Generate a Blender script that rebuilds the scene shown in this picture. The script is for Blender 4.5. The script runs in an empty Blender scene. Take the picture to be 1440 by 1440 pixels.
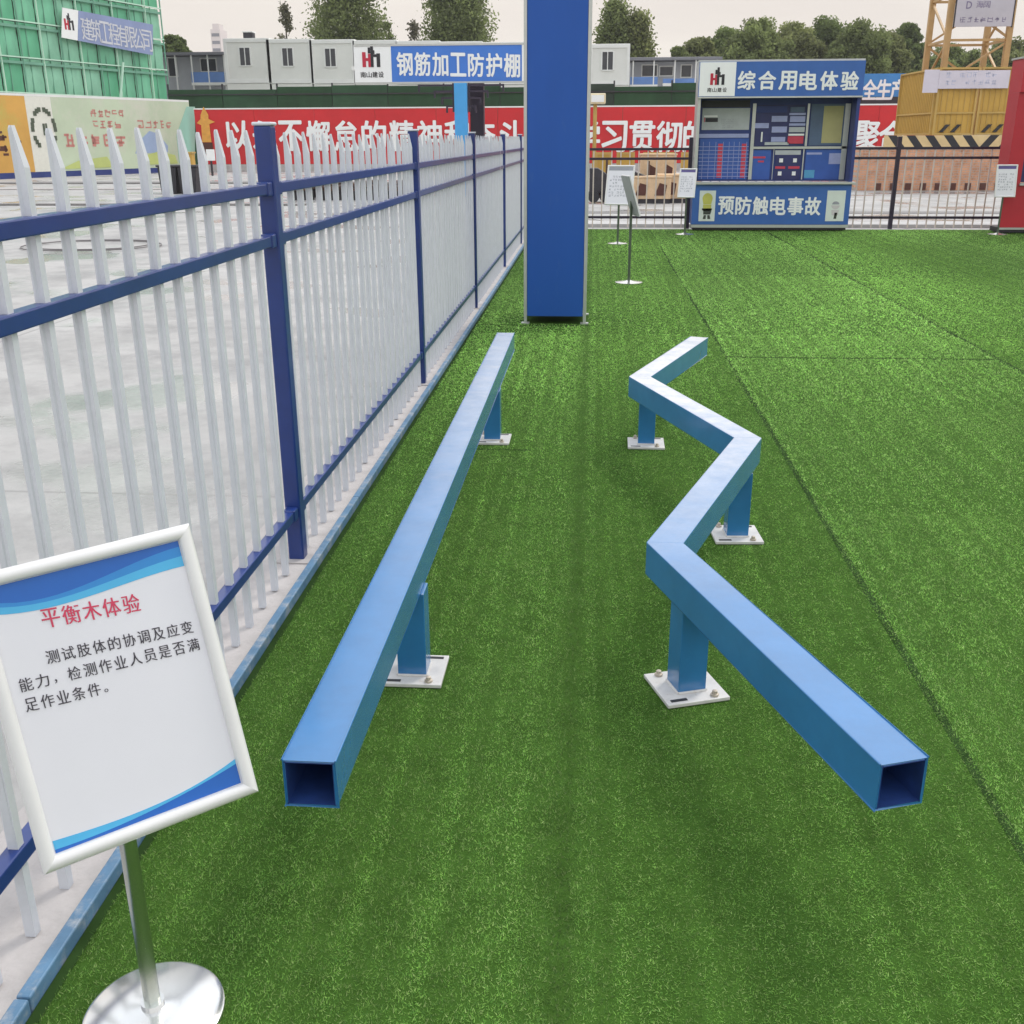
import bpy, math, random
import numpy as np
from mathutils import Vector, Matrix
random.seed(7); rng = np.random.default_rng(11)
SC = bpy.context.scene
COL = SC.collection

# ------------------------------------------------------------------ camera, sky, sun, exposure
CAM = np.array([0.0, 0.0, 1.6])
FPX, PITCH, ROLL, YAW = 1458.23, 0.346063, 0.00441550, 0.0764609       # pixels of a 1440 wide picture, radians
_fw = np.array([-math.sin(YAW)*math.cos(PITCH), math.cos(YAW)*math.cos(PITCH), -math.sin(PITCH)])
_r = np.cross(_fw, [0, 0, 1]); _r /= np.linalg.norm(_r); _d = np.cross(_fw, _r)
_R = math.cos(ROLL)*_r + math.sin(ROLL)*_d
_D = -math.sin(ROLL)*_r + math.cos(ROLL)*_d
cam = bpy.data.objects.new('camera', bpy.data.cameras.new('camera'))
COL.objects.link(cam)
m = Matrix.Identity(4)
for i in range(3):
    m[i][0], m[i][1], m[i][2], m[i][3] = _R[i], -_D[i], -_fw[i], CAM[i]
cam.matrix_world = m
cam.data.sensor_width = 36.0
cam.data.lens = FPX/1440*36
cam.data.clip_start = 0.05
cam.data.clip_end = 2000
SC.camera = cam
_B = np.array([_R, _D, _fw])

def ray(x, y):
    return _B.T @ np.array([(x-720)/FPX, (y-720)/FPX, 1.0])
def at(x, y, Y):                      # world point seen at photo pixel x,y at distance Y
    d = ray(x, y); return CAM + d*(Y/d[1])

SUN_EL, SUN_AZ = math.radians(52), math.radians(38)      # azimuth clockwise from +Y
w = bpy.data.worlds.new('World'); SC.world = w; w.use_nodes = True
nt = w.node_tree; nt.nodes.clear()
N = nt.nodes.new; L = nt.links.new
sky = N('ShaderNodeTexSky'); sky.sky_type = 'NISHITA'; sky.sun_disc = False
sky.sun_elevation = SUN_EL; sky.sun_rotation = SUN_AZ; sky.dust_density = 3.0
bg1 = N('ShaderNodeBackground'); bg1.inputs[1].default_value = 0.10
L(sky.outputs[0], bg1.inputs[0])
tc = N('ShaderNodeTexCoord'); mp = N('ShaderNodeMapping'); mp.inputs['Scale'].default_value = (1.2, 1.2, 9.0)
nz = N('ShaderNodeTexNoise'); nz.inputs['Scale'].default_value = 2.4; nz.inputs['Detail'].default_value = 5
L(tc.outputs['Generated'], mp.inputs[0]); L(mp.outputs[0], nz.inputs['Vector'])
cr = N('ShaderNodeValToRGB')           # high thin overcast, warm towards the horizon
cr.color_ramp.elements[0].position = 0.35; cr.color_ramp.elements[0].color = (0.86, 0.79, 0.73, 1)
cr.color_ramp.elements[1].position = 0.70; cr.color_ramp.elements[1].color = (0.975, 0.905, 0.82, 1)
L(nz.outputs['Fac'], cr.inputs[0])
bg2 = N('ShaderNodeBackground')
cz = N('ShaderNodeMix'); cz.data_type = 'RGBA'; mc = N('ShaderNodeMapRange'); mc.inputs[1].default_value = 0.12; mc.inputs[2].default_value = 0.6
cz.inputs[7].default_value = (0.90, 0.94, 1.0, 1); L(cr.outputs[0], cz.inputs[6]); L(cz.outputs[2], bg2.inputs[0]); L(mc.outputs[0], cz.inputs[0])
sep = N('ShaderNodeSeparateXYZ'); L(tc.outputs['Generated'], sep.inputs[0])
mr = N('ShaderNodeMapRange'); mr.inputs[1].default_value = 0.05; mr.inputs[2].default_value = 0.8
mr.inputs[3].default_value = 0.97; mr.inputs[4].default_value = 0.72
L(sep.outputs['Z'], mr.inputs[0])
mz = N('ShaderNodeMapRange'); mz.inputs[1].default_value = 0.12; mz.inputs[2].default_value = 0.5     # overcast: brighter towards the zenith
mz.inputs[3].default_value = 1.03; mz.inputs[4].default_value = 1.9
L(sep.outputs['Z'], mc.inputs[0]); L(sep.outputs['Z'], mz.inputs[0]); L(mz.outputs[0], bg2.inputs[1])
mx = N('ShaderNodeMixShader'); L(mr.outputs[0], mx.inputs[0]); L(bg1.outputs[0], mx.inputs[1]); L(bg2.outputs[0], mx.inputs[2])
out = N('ShaderNodeOutputWorld'); L(mx.outputs[0], out.inputs[0])

sl = bpy.data.lights.new('sun', 'SUN'); sl.energy = 1.35; sl.angle = math.radians(14); sl.color = (1.0, 0.95, 0.88)
so = bpy.data.objects.new('sun', sl); COL.objects.link(so)
sd = Vector((math.sin(SUN_AZ)*math.cos(SUN_EL), math.cos(SUN_AZ)*math.cos(SUN_EL), math.sin(SUN_EL)))
so.rotation_euler = sd.to_track_quat('Z', 'Y').to_euler()
SC.view_settings.view_transform = 'Standard'; SC.view_settings.look = 'None'
SC.view_settings.exposure = 0.0; SC.view_settings.gamma = 1.0
SC.cycles.max_bounces = 6; SC.cycles.use_denoising = True

# ------------------------------------------------------------------ materials
def srgb(r, g, b):
    f = lambda c: (c/12.92 if c <= .04045 else ((c+.055)/1.055)**2.4)
    return (f(r/255), f(g/255), f(b/255))
_mats = {}
def pm(name, col, rough=.5, metal=0.0, var=.12, scale=6.0, coat=0.0, bump=0.0, bscale=80.0, spec=.5, dirt=None, stretch=(1, 1, 1)):
    if name in _mats: return _mats[name]
    M = bpy.data.materials.new(name); M.use_nodes = True; t = M.node_tree; n = t.nodes; b = n['Principled BSDF']
    g = n.new('ShaderNodeNewGeometry'); mpp = n.new('ShaderNodeMapping'); mpp.inputs['Scale'].default_value = stretch
    t.links.new(g.outputs['Position'], mpp.inputs[0])
    z = n.new('ShaderNodeTexNoise'); z.inputs['Scale'].default_value = scale; z.inputs['Detail'].default_value = 6; z.inputs['Roughness'].default_value = .65
    t.links.new(mpp.outputs[0], z.inputs['Vector'])
    rp = n.new('ShaderNodeValToRGB')
    a = [max(0, c*(1-var)) for c in col]; c2 = [min(1, c*(1+var)) for c in col]
    rp.color_ramp.elements[0].position = .3; rp.color_ramp.elements[0].color = (*a, 1)
    rp.color_ramp.elements[1].position = .7; rp.color_ramp.elements[1].color = (*c2, 1)
    t.links.new(z.outputs['Fac'], rp.inputs[0]); last = rp.outputs[0]
    if dirt:
        z2 = n.new('ShaderNodeTexNoise'); z2.inputs['Scale'].default_value = dirt[1]; z2.inputs['Detail'].default_value = 8; z2.inputs['Roughness'].default_value = .75
        t.links.new(mpp.outputs[0], z2.inputs['Vector'])
        r2 = n.new('ShaderNodeValToRGB'); r2.color_ramp.elements[0].position = dirt[2]; r2.color_ramp.elements[1].position = min(1, dirt[2]+.16)
        r2.color_ramp.elements[0].color = (0, 0, 0, 1); r2.color_ramp.elements[1].color = (dirt[3],)*3+(1,)
        t.links.new(z2.outputs['Fac'], r2.inputs[0])
        mm = n.new('ShaderNodeMix'); mm.data_type = 'RGBA'
        t.links.new(r2.outputs[0], mm.inputs[0]); t.links.new(last, mm.inputs[6]); mm.inputs[7].default_value = (*dirt[0], 1); last = mm.outputs[2]
    t.links.new(last, b.inputs['Base Color'])
    b.inputs['Roughness'].default_value = rough; b.inputs['Metallic'].default_value = metal
    b.inputs['Specular IOR Level'].default_value = spec
    b.inputs['Coat Weight'].default_value = coat; b.inputs['Coat Roughness'].default_value = .12
    if bump:
        bz = n.new('ShaderNodeTexNoise'); bz.inputs['Scale'].default_value = bscale; bz.inputs['Detail'].default_value = 4
        t.links.new(g.outputs['Position'], bz.inputs['Vector'])
        bp = n.new('ShaderNodeBump'); bp.inputs['Strength'].default_value = bump; bp.inputs['Distance'].default_value = .01
        t.links.new(bz.outputs['Fac'], bp.inputs['Height']); t.links.new(bp.outputs[0], b.inputs['Normal'])
    _mats[name] = M; return M
def attr_mat(name, rough=.6, transl=0.0, spec=.25, factor=1.0):
    M = bpy.data.materials.new(name); M.use_nodes = True; t = M.node_tree; n = t.nodes; b = n['Principled BSDF']
    a = n.new('ShaderNodeAttribute'); a.attribute_name = 'Col'
    t.links.new(a.outputs['Color'], b.inputs['Base Color']); b.inputs['Roughness'].default_value = rough; b.inputs['Specular IOR Level'].default_value = spec
    if transl:
        tr = n.new('ShaderNodeBsdfTranslucent'); t.links.new(a.outputs['Color'], tr.inputs[0])
        ms = n.new('ShaderNodeMixShader'); ms.inputs[0].default_value = transl
        t.links.new(b.outputs[0], ms.inputs[1]); t.links.new(tr.outputs[0], ms.inputs[2]); t.links.new(ms.outputs[0], n['Material Output'].inputs[0])
    return M

BEAM = pm('beam_blue_paint', srgb(44, 114, 170), .26, var=.12, scale=5, coat=.45, bump=.04, bscale=25, dirt=(srgb(140, 165, 190), 22, .66, .35))
BEAM.node_tree.nodes['Principled BSDF'].inputs['Coat IOR'].default_value = 1.5; BEAM.node_tree.nodes['Principled BSDF'].inputs['IOR'].default_value = 1.6
def painted_sky_sheen(M):                        # pale sky reflection painted into the colour: upper faces only, patchy, heaviest on the far half of the zigzag
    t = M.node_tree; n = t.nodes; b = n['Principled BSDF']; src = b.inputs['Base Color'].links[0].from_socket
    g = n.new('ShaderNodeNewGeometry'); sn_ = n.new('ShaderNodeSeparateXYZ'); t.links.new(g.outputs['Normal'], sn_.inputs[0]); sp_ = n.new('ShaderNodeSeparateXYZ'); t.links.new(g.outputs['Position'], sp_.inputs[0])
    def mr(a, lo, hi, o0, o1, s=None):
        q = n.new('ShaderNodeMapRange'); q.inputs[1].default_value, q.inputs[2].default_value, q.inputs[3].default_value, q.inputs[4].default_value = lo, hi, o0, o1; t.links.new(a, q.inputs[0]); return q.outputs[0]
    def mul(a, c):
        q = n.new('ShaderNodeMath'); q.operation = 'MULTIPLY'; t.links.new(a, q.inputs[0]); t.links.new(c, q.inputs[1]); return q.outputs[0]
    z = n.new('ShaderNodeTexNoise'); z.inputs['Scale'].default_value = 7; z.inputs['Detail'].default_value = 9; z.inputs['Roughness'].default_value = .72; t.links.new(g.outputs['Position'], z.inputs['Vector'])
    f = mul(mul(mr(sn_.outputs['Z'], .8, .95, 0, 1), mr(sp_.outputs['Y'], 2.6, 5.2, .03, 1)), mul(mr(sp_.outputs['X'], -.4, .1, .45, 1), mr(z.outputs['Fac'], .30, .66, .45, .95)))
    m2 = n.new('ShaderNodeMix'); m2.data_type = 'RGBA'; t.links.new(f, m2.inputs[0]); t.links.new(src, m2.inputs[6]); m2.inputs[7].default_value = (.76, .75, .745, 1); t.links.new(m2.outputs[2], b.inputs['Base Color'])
painted_sky_sheen(BEAM)
BEAM_IN = pm('tube_inside_shade', srgb(34, 62, 122), .6, var=.3, scale=12)  # darker blue puts the shade deep inside the tube into the colour
WHITE_ST = pm('white_painted_plate', srgb(205, 203, 200), .5, var=.12, scale=18, dirt=(srgb(150, 120, 95), 30, .60, .6))
NAVY = pm('fence_navy_paint', srgb(26, 52, 116), .32, var=.12, scale=9, coat=.2, dirt=(srgb(95, 105, 140), 35, .66, .5))
PICKET = pm('picket_white_paint', srgb(204, 207, 212), .38, var=.05, scale=14, dirt=(srgb(150, 150, 150), 40, .68, .5))
KERBBLUE = pm('edging_blue_paint', srgb(88, 124, 154), .5, var=.22, scale=9, dirt=(srgb(160, 165, 170), 14, .48, .8))
COLBLUE = pm('column_blue_panel', srgb(33, 84, 166), .40, var=.07, scale=1.6, coat=.06, spec=.3, stretch=(1, 1, .25), dirt=(srgb(70, 105, 165), 9, .60, .4))
SILVER = pm('silver_aluminium', srgb(190, 193, 190), .35, metal=.55, var=.06, scale=10)
CHROME = pm('brushed_steel', srgb(200, 204, 196), .27, metal=1.0, var=.04, scale=10)
SIGNWHITE = pm('sign_white', srgb(224, 223, 228), .4, var=.02, scale=4)
FRAMEWHITE = pm('frame_white_plastic', srgb(225, 224, 222), .28, var=.03, scale=10, coat=.2)
INK = pm('notice_ink', srgb(66, 62, 70), .6, var=.1); BLACK = pm('black_print', srgb(40, 40, 45), .6, var=.1)
DARK = pm('dark_metal', srgb(48, 46, 52), .55, var=.25, scale=8)
REDINK = pm('red_print', srgb(208, 66, 96), .6, var=.1)
KIOSK = pm('kiosk_blue', srgb(54, 100, 172), .4, var=.08, scale=3)
KIOSKD = pm('kiosk_dark_blue', srgb(40, 58, 120), .5, var=.1, scale=3)
LETTER = pm('lettering_white', srgb(238, 240, 238), .5, var=.02)
REDBAN = pm('banner_red', srgb(200, 32, 38), .6, var=.09, scale=.8)
CONC = pm('concrete_light', (.39, .38, .365), .85, var=.18, scale=.9, bump=.15, bscale=40, dirt=((.25, .245, .24), .8, .47, .75))
STRIPCONC = pm('strip_concrete', (.46, .43, .415), .9, var=.14, scale=7, bump=.3, bscale=60, dirt=((.38, .35, .33), 14, .58, .6))
WALLGREY = pm('container_white', srgb(222, 222, 216), .55, var=.06, scale=.6)
FRAMEGREY = pm('container_frame', srgb(228, 228, 224), .5, var=.05, scale=1)
GLASSD = pm('window_dark_glass', srgb(62, 64, 70), .15, var=.2, scale=2)
NETDARK = pm('dark_green_net', srgb(40, 74, 46), .9, var=.28, scale=.7, stretch=(1, 1, .4))
YELLOW = pm('yellow_mesh_panel', srgb(190, 152, 68), .6, var=.14, scale=.9)
YELLOWF = pm('yellow_frame', srgb(186, 154, 84), .5, var=.1, scale=2)
BRICK = pm('brick_pink', srgb(206, 152, 118), .9, var=.25, scale=3, dirt=(srgb(128, 86, 66), 5, .5, .6))
CREAM = pm('cream_box', srgb(228, 214, 178), .5, var=.06)
WOOD = pm('plywood', srgb(212, 182, 146), .8, var=.18, scale=4)
BARK = pm('bark', (.09, .07, .05), .9, var=.3, scale=4)
LEAF = attr_mat('leaf', .7, .5)
BLADE = attr_mat('turf_blade', .55, .42, .2)

# ------------------------------------------------------------------ mesh helpers
class MB:
    def __init__(s): s.v = []; s.f = []
    def quad(s, *p):
        n = len(s.v); s.v += [tuple(map(float, q)) for q in p]; s.f.append(tuple(range(n, n+len(p)))); return s
    def obox(s, c, a, b, n):            # centre and three half-axis vectors
        c, a, b, n = map(lambda q: np.array(q, float), (c, a, b, n)); k = len(s.v)
        if np.dot(np.cross(a, b), n) < 0: a, b = b, a
        for z in (-1, 1):
            for x, y in ((-1, -1), (1, -1), (1, 1), (-1, 1)): s.v.append(tuple(c+x*a+y*b+z*n))
        for f in ((3, 2, 1, 0), (4, 5, 6, 7), (0, 1, 5, 4), (1, 2, 6, 5), (2, 3, 7, 6), (3, 0, 4, 7)): s.f.append(tuple(k+i for i in f))
        return s
    def box(s, x0, x1, y0, y1, z0, z1):
        return s.obox(((x0+x1)/2, (y0+y1)/2, (z0+z1)/2), ((x1-x0)/2, 0, 0), (0, (y1-y0)/2, 0), (0, 0, (z1-z0)/2))
    def bar(s, p, q, w, h=None, up=(0, 0, 1)):
        p, q = np.array(p, float), np.array(q, float); d = q-p; l = np.linalg.norm(d); e = d/l; u = np.array(up, float)
        if abs(e@u) > .95: u = np.array([0, 1.0, 0])
        a = np.cross(e, u); a /= np.linalg.norm(a); b = np.cross(a, e); h = h or w
        return s.obox((p+q)/2, a*w/2, b*h/2, d/2)
    def tube(s, pts, r, n=10, caps=True):
        pts = [np.array(p, float) for p in pts]; k0 = len(s.v); rr = r if hasattr(r, '__len__') else [r]*len(pts)
        ref = None
        for i, p in enumerate(pts):
            d = pts[min(i+1, len(pts)-1)]-pts[max(i-1, 0)]; d /= np.linalg.norm(d)
            if ref is None: ref = np.array([0, 0, 1.0]) if abs(d[2]) < .9 else np.array([1.0, 0, 0])
            a = np.cross(d, ref); a /= np.linalg.norm(a); b = np.cross(d, a)
            for j in range(n):
                t = 2*math.pi*j/n; s.v.append(tuple(p+rr[i]*(math.cos(t)*a+math.sin(t)*b)))
        for i in range(len(pts)-1):
            for j in range(n):
                a0 = k0+i*n+j; b0 = k0+i*n+(j+1) % n; s.f.append((a0, a0+n, b0+n, b0))
        if caps:
            s.f.append(tuple(range(k0, k0+n))); s.f.append(tuple(reversed(range(k0+(len(pts)-1)*n, k0+len(pts)*n))))
        return s
    def lathe(s, c, prof, n=40):        # prof: (r, z)
        k0 = len(s.v)
        for r, z in prof:
            for j in range(n): t = 2*math.pi*j/n; s.v.append((c[0]+r*math.cos(t), c[1]+r*math.sin(t), c[2]+z))
        for i in range(len(prof)-1):
            for j in range(n): a = k0+i*n+j; b = k0+i*n+(j+1) % n; s.f.append((a, b, b+n, a+n))
        s.f.append(tuple(reversed(range(k0, k0+n)))); s.f.append(tuple(range(k0+(len(prof)-1)*n, k0+len(prof)*n)))
        return s
    def prism(s, poly, o, u, v, n, d):  # 2-D outline (counter-clockwise) on a frame, thickness d along n
        o, u, v, n = (np.array(q, float) for q in (o, u, v, n)); k = len(s.v); m_ = len(poly)
        for z in (0, d):
            for x, y in poly: s.v.append(tuple(o+x*u+y*v+z*n))
        s.f.append(tuple(reversed(range(k, k+m_)))); s.f.append(tuple(range(k+m_, k+2*m_)))
        for i in range(m_): j = (i+1) % m_; s.f.append((k+i, k+j, k+m_+j, k+m_+i))
        return s
    def build(s, name, mat, parent=None, smooth=False, bevel=0, recalc=False):
        off = np.array(parent_world(parent)) if parent else np.zeros(3)
        me = bpy.data.meshes.new(name); me.from_pydata([tuple(np.array(q)-off) for q in s.v], [], s.f); me.update()
        me.materials.append(mat)
        if smooth:
            for p in me.polygons: p.use_smooth = True
            me.set_sharp_from_angle(angle=math.radians(40))
        o = bpy.data.objects.new(name, me); COL.objects.link(o); o.parent = parent
        if bevel:
            b = o.modifiers.new('bevel', 'BEVEL'); b.width = bevel; b.segments = 2; b.limit_method = 'ANGLE'
        return o
def parent_world(o):
    p = np.array(o.location, float)
    while o.parent: o = o.parent; p = p+np.array(o.location, float)
    return p
def tag(o, label=None, cat=None, group=None, kind=None):
    for k, v in (('label', label), ('category', cat), ('group', group), ('kind', kind)):
        if v: o[k] = v
    return o
def thing(name, label, cat, loc, group=None):
    o = bpy.data.objects.new(name, None); o.empty_display_size = .1; COL.objects.link(o); o.location = [float(q) for q in loc]
    return tag(o, label, cat, group)
def copy_of(o, parent, loc):
    c = o.copy(); COL.objects.link(c); c.parent = parent; c.location = loc; return c

_gl = {}
def glyph(ch, bold):
    if (ch, bold) in _gl: return _gl[(ch, bold)]
    cu = bpy.data.curves.new('glyph', 'FONT'); cu.body = ch; cu.size = 1.0; cu.offset = bold; cu.resolution_u = 3
    ob = bpy.data.objects.new('glyph', cu); COL.objects.link(ob)
    dg = bpy.context.evaluated_depsgraph_get(); me = bpy.data.meshes.new_from_object(ob.evaluated_get(dg))
    v = np.array([q.co for q in me.vertices]).reshape(-1, 3); f = [tuple(p.vertices) for p in me.polygons]
    bpy.data.objects.remove(ob); bpy.data.curves.remove(cu); bpy.data.meshes.remove(me)
    _gl[(ch, bold)] = (v, f); return v, f
def put_char(mb, ch, c, u, v, w, h, bold=.02, fit=True):   # character centred on c, in a cell w by h
    g, f = glyph(ch, 0.0)
    if len(g) == 0: return
    lo, hi = g.min(0), g.max(0); s = hi-lo
    if ch in '，。、': sx = sy = w; q = (g-np.array([.5, .38, 0]))*[sx, sy, 0]
    elif fit: q = (g-(lo+hi)/2)*[w/max(s[0], .55), h/max(s[1], .55), 0]
    else: q = (g-np.array([.5, .38, 0]))*[w, h, 0]
    u, v, c = np.array(u, float), np.array(v, float), np.array(c, float); n = np.cross(u, v); n /= np.linalg.norm(n)
    dep = max(.0001, h*.002)
    for i, (sx_, sy_) in enumerate(((0, 0), (-1, 0), (1, 0), (0, -1), (0, 1), (-.7, -.7), (.7, .7), (.7, -.7), (-.7, .7)) if bold > .015 else ((0, 0), (-1, 0), (1, 0)) if bold > 0 else ((0, 0),)):
        k = len(mb.v); o = c+u*sx_*bold*w+v*sy_*bold*h*.8+n*dep*i
        mb.v += [tuple(o+a*u+b*v) for a, b, _ in q]; mb.f += [tuple(k+j for j in p) for p in f]
def write(mb, text, p0, p1, v, w, h, bold=.02):            # characters evenly from centre p0 to centre p1
    p0, p1 = np.array(p0, float), np.array(p1, float); u = p1-p0; u = u/np.linalg.norm(u)
    for i, ch in enumerate(text):
        t = i/max(1, len(text)-1)
        if ch != ' ': put_char(mb, ch, p0*(1-t)+p1*t, u, v, w, h, bold)
def marks(mb, o, u, v, W, H, rows, dens=.8, sw=.5):        # rows of small illegible strokes in a W by H field
    o, u, v = (np.array(q, float) for q in (o, u, v)); rh = H/rows
    for r in range(rows):
        x = 0.0; e = rh*.10*max(sw, .5)*1.6
        def stroke(a, b, c, d): p = o+u*a+v*(rh*r+b); mb.quad(p, p+u*c, p+u*c+v*d, p+v*d)
        while x < W-rh*.7:
            cw = rh*random.uniform(.62, .78)
            if random.random() < dens:
                for yy in random.sample((.12, .26, .40, .54, .68), random.choice((2, 3, 3))): l = cw*random.uniform(.45, 1); stroke(x+random.uniform(0, cw-l), rh*yy, l, e)
                for xx in random.sample((.05, .25, .45, .65, .85), random.choice((1, 2, 2))): h = rh*random.uniform(.25, .68); stroke(x+cw*xx, rh*random.uniform(.1, .78-h/rh), e, h)
            x += cw+rh*.2
X, Yv, Z = np.array([1., 0, 0]), np.array([0, 1., 0]), np.array([0, 0, 1.])
FR = -Yv                                                   # faces the camera

# ------------------------------------------------------------------ ground
g = MB().quad((-400, -60, -.012), (400, -60, -.012), (400, 900, -.012), (-400, 900, -.012)).build('concrete_yard', CONC); g['kind'] = 'structure'
t_ = CONC.node_tree; n_ = t_.nodes; bk = n_.new('ShaderNodeTexBrick')      # cast joints of the yard slabs
bk.offset = 0; bk.inputs['Scale'].default_value = 1; bk.inputs['Brick Width'].default_value = 5.0; bk.inputs['Row Height'].default_value = 4.6
bk.inputs['Mortar Size'].default_value = .012; bk.inputs['Mortar Smooth'].default_value = 0
gp = n_.new('ShaderNodeNewGeometry'); t_.links.new(gp.outputs['Position'], bk.inputs['Vector'])
b_ = n_['Principled BSDF']; src = b_.inputs['Base Color'].links[0].from_socket
mxx = n_.new('ShaderNodeMix'); mxx.data_type = 'RGBA'; t_.links.new(bk.outputs['Fac'], mxx.inputs[0]); t_.links.new(src, mxx.inputs[6])
mxx.inputs[7].default_value = (.28, .27, .26, 1); t_.links.new(mxx.outputs[2], b_.inputs['Base Color'])
wz = n_.new('ShaderNodeTexNoise'); wz.inputs['Scale'].default_value = .55; wz.inputs['Detail'].default_value = 5; t_.links.new(gp.outputs['Position'], wz.inputs['Vector'])   # damp patches
wr = n_.new('ShaderNodeMapRange'); wr.inputs[1].default_value = .50; wr.inputs[2].default_value = .60; wr.inputs[3].default_value = .85; wr.inputs[4].default_value = .16; t_.links.new(wz.outputs['Fac'], wr.inputs[0]); t_.links.new(wr.outputs[0], b_.inputs['Roughness'])
TX0, TX1, TY0, TY1 = -1.045, 12.0, -1.5, 20.0
TURFBASE = pm('turf_backing', (.044, .100, .016), .95, spec=.05, var=.25, scale=9, dirt=((.056, .120, .020), 1.2, .5, .6))
g = MB().box(TX0, TX1, TY0, TY1, -.010, 0.0).build('turf_backing', TURFBASE); g['kind'] = 'structure'
g = MB().box(-1.42, -1.097, -2, 20.5, -.010, -.002).build('fence_foundation_strip', STRIPCONC); g['kind'] = 'structure'
WP = pm('whitewashed_concrete', (.49, .48, .47), .8, var=.10, scale=2, dirt=((.40, .39, .38), 1.2, .5, .8))
g = MB().box(-1.0, 13, 20.55, 21.3, -.011, .05).build('concrete_kerb', WP); g['kind'] = 'structure'
DRAIN = pm('drain_grating', (.20, .19, .185), .8, var=.3, scale=20)
g = MB().box(-1, 14, 24.4, 25.1, -.011, -.004).build('drain_channel', DRAIN); g['kind'] = 'structure'
for y0, y1 in ((27.2, 27.6), (36, 36.5), (41, 42.2)):
    g = MB().box(-40, -7.4 if y0 < 30 else -9.0, y0, y1, -.011, .03).build('yard_groove', DRAIN if y0 > 40 or y0 < 30 else STRIPCONC); g['kind'] = 'structure'

# blue edging between turf and fence
e = thing('turf_edging', 'worn light blue painted edging strip along the left side of the green turf', 'edging', (-1.072, 9, 0))
for y0 in np.arange(-1.5, 20, 3.0):
    MB().box(-1.088, -1.058, y0, min(y0+2.996, 20), -.009, .034).build('edging_bar', KERBBLUE, e, bevel=.004)

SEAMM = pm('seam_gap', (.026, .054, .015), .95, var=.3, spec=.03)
for x0, x1, y0, y1 in ((1.036, 1.064, -1.5, 16), (3.075, 3.125, 6, 19.7), (7.17, 7.23, 12, 19.7), (1.065, 3.074, 8.035, 8.065), (-1.056, -1.032, -1.5, 20), (-.60, .03, 9.40, 9.44), (.2, 1.03, 15.87, 15.93), (-.62, -.30, 5.412, 5.428)):  # turf seams; the strip beside the edging is its gap shadow, painted dark
    g = MB().box(x0, x1, y0, y1, .0002, .0012).build('turf_seam_and_gap_shade', SEAMM); g['kind'] = 'structure'
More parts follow.
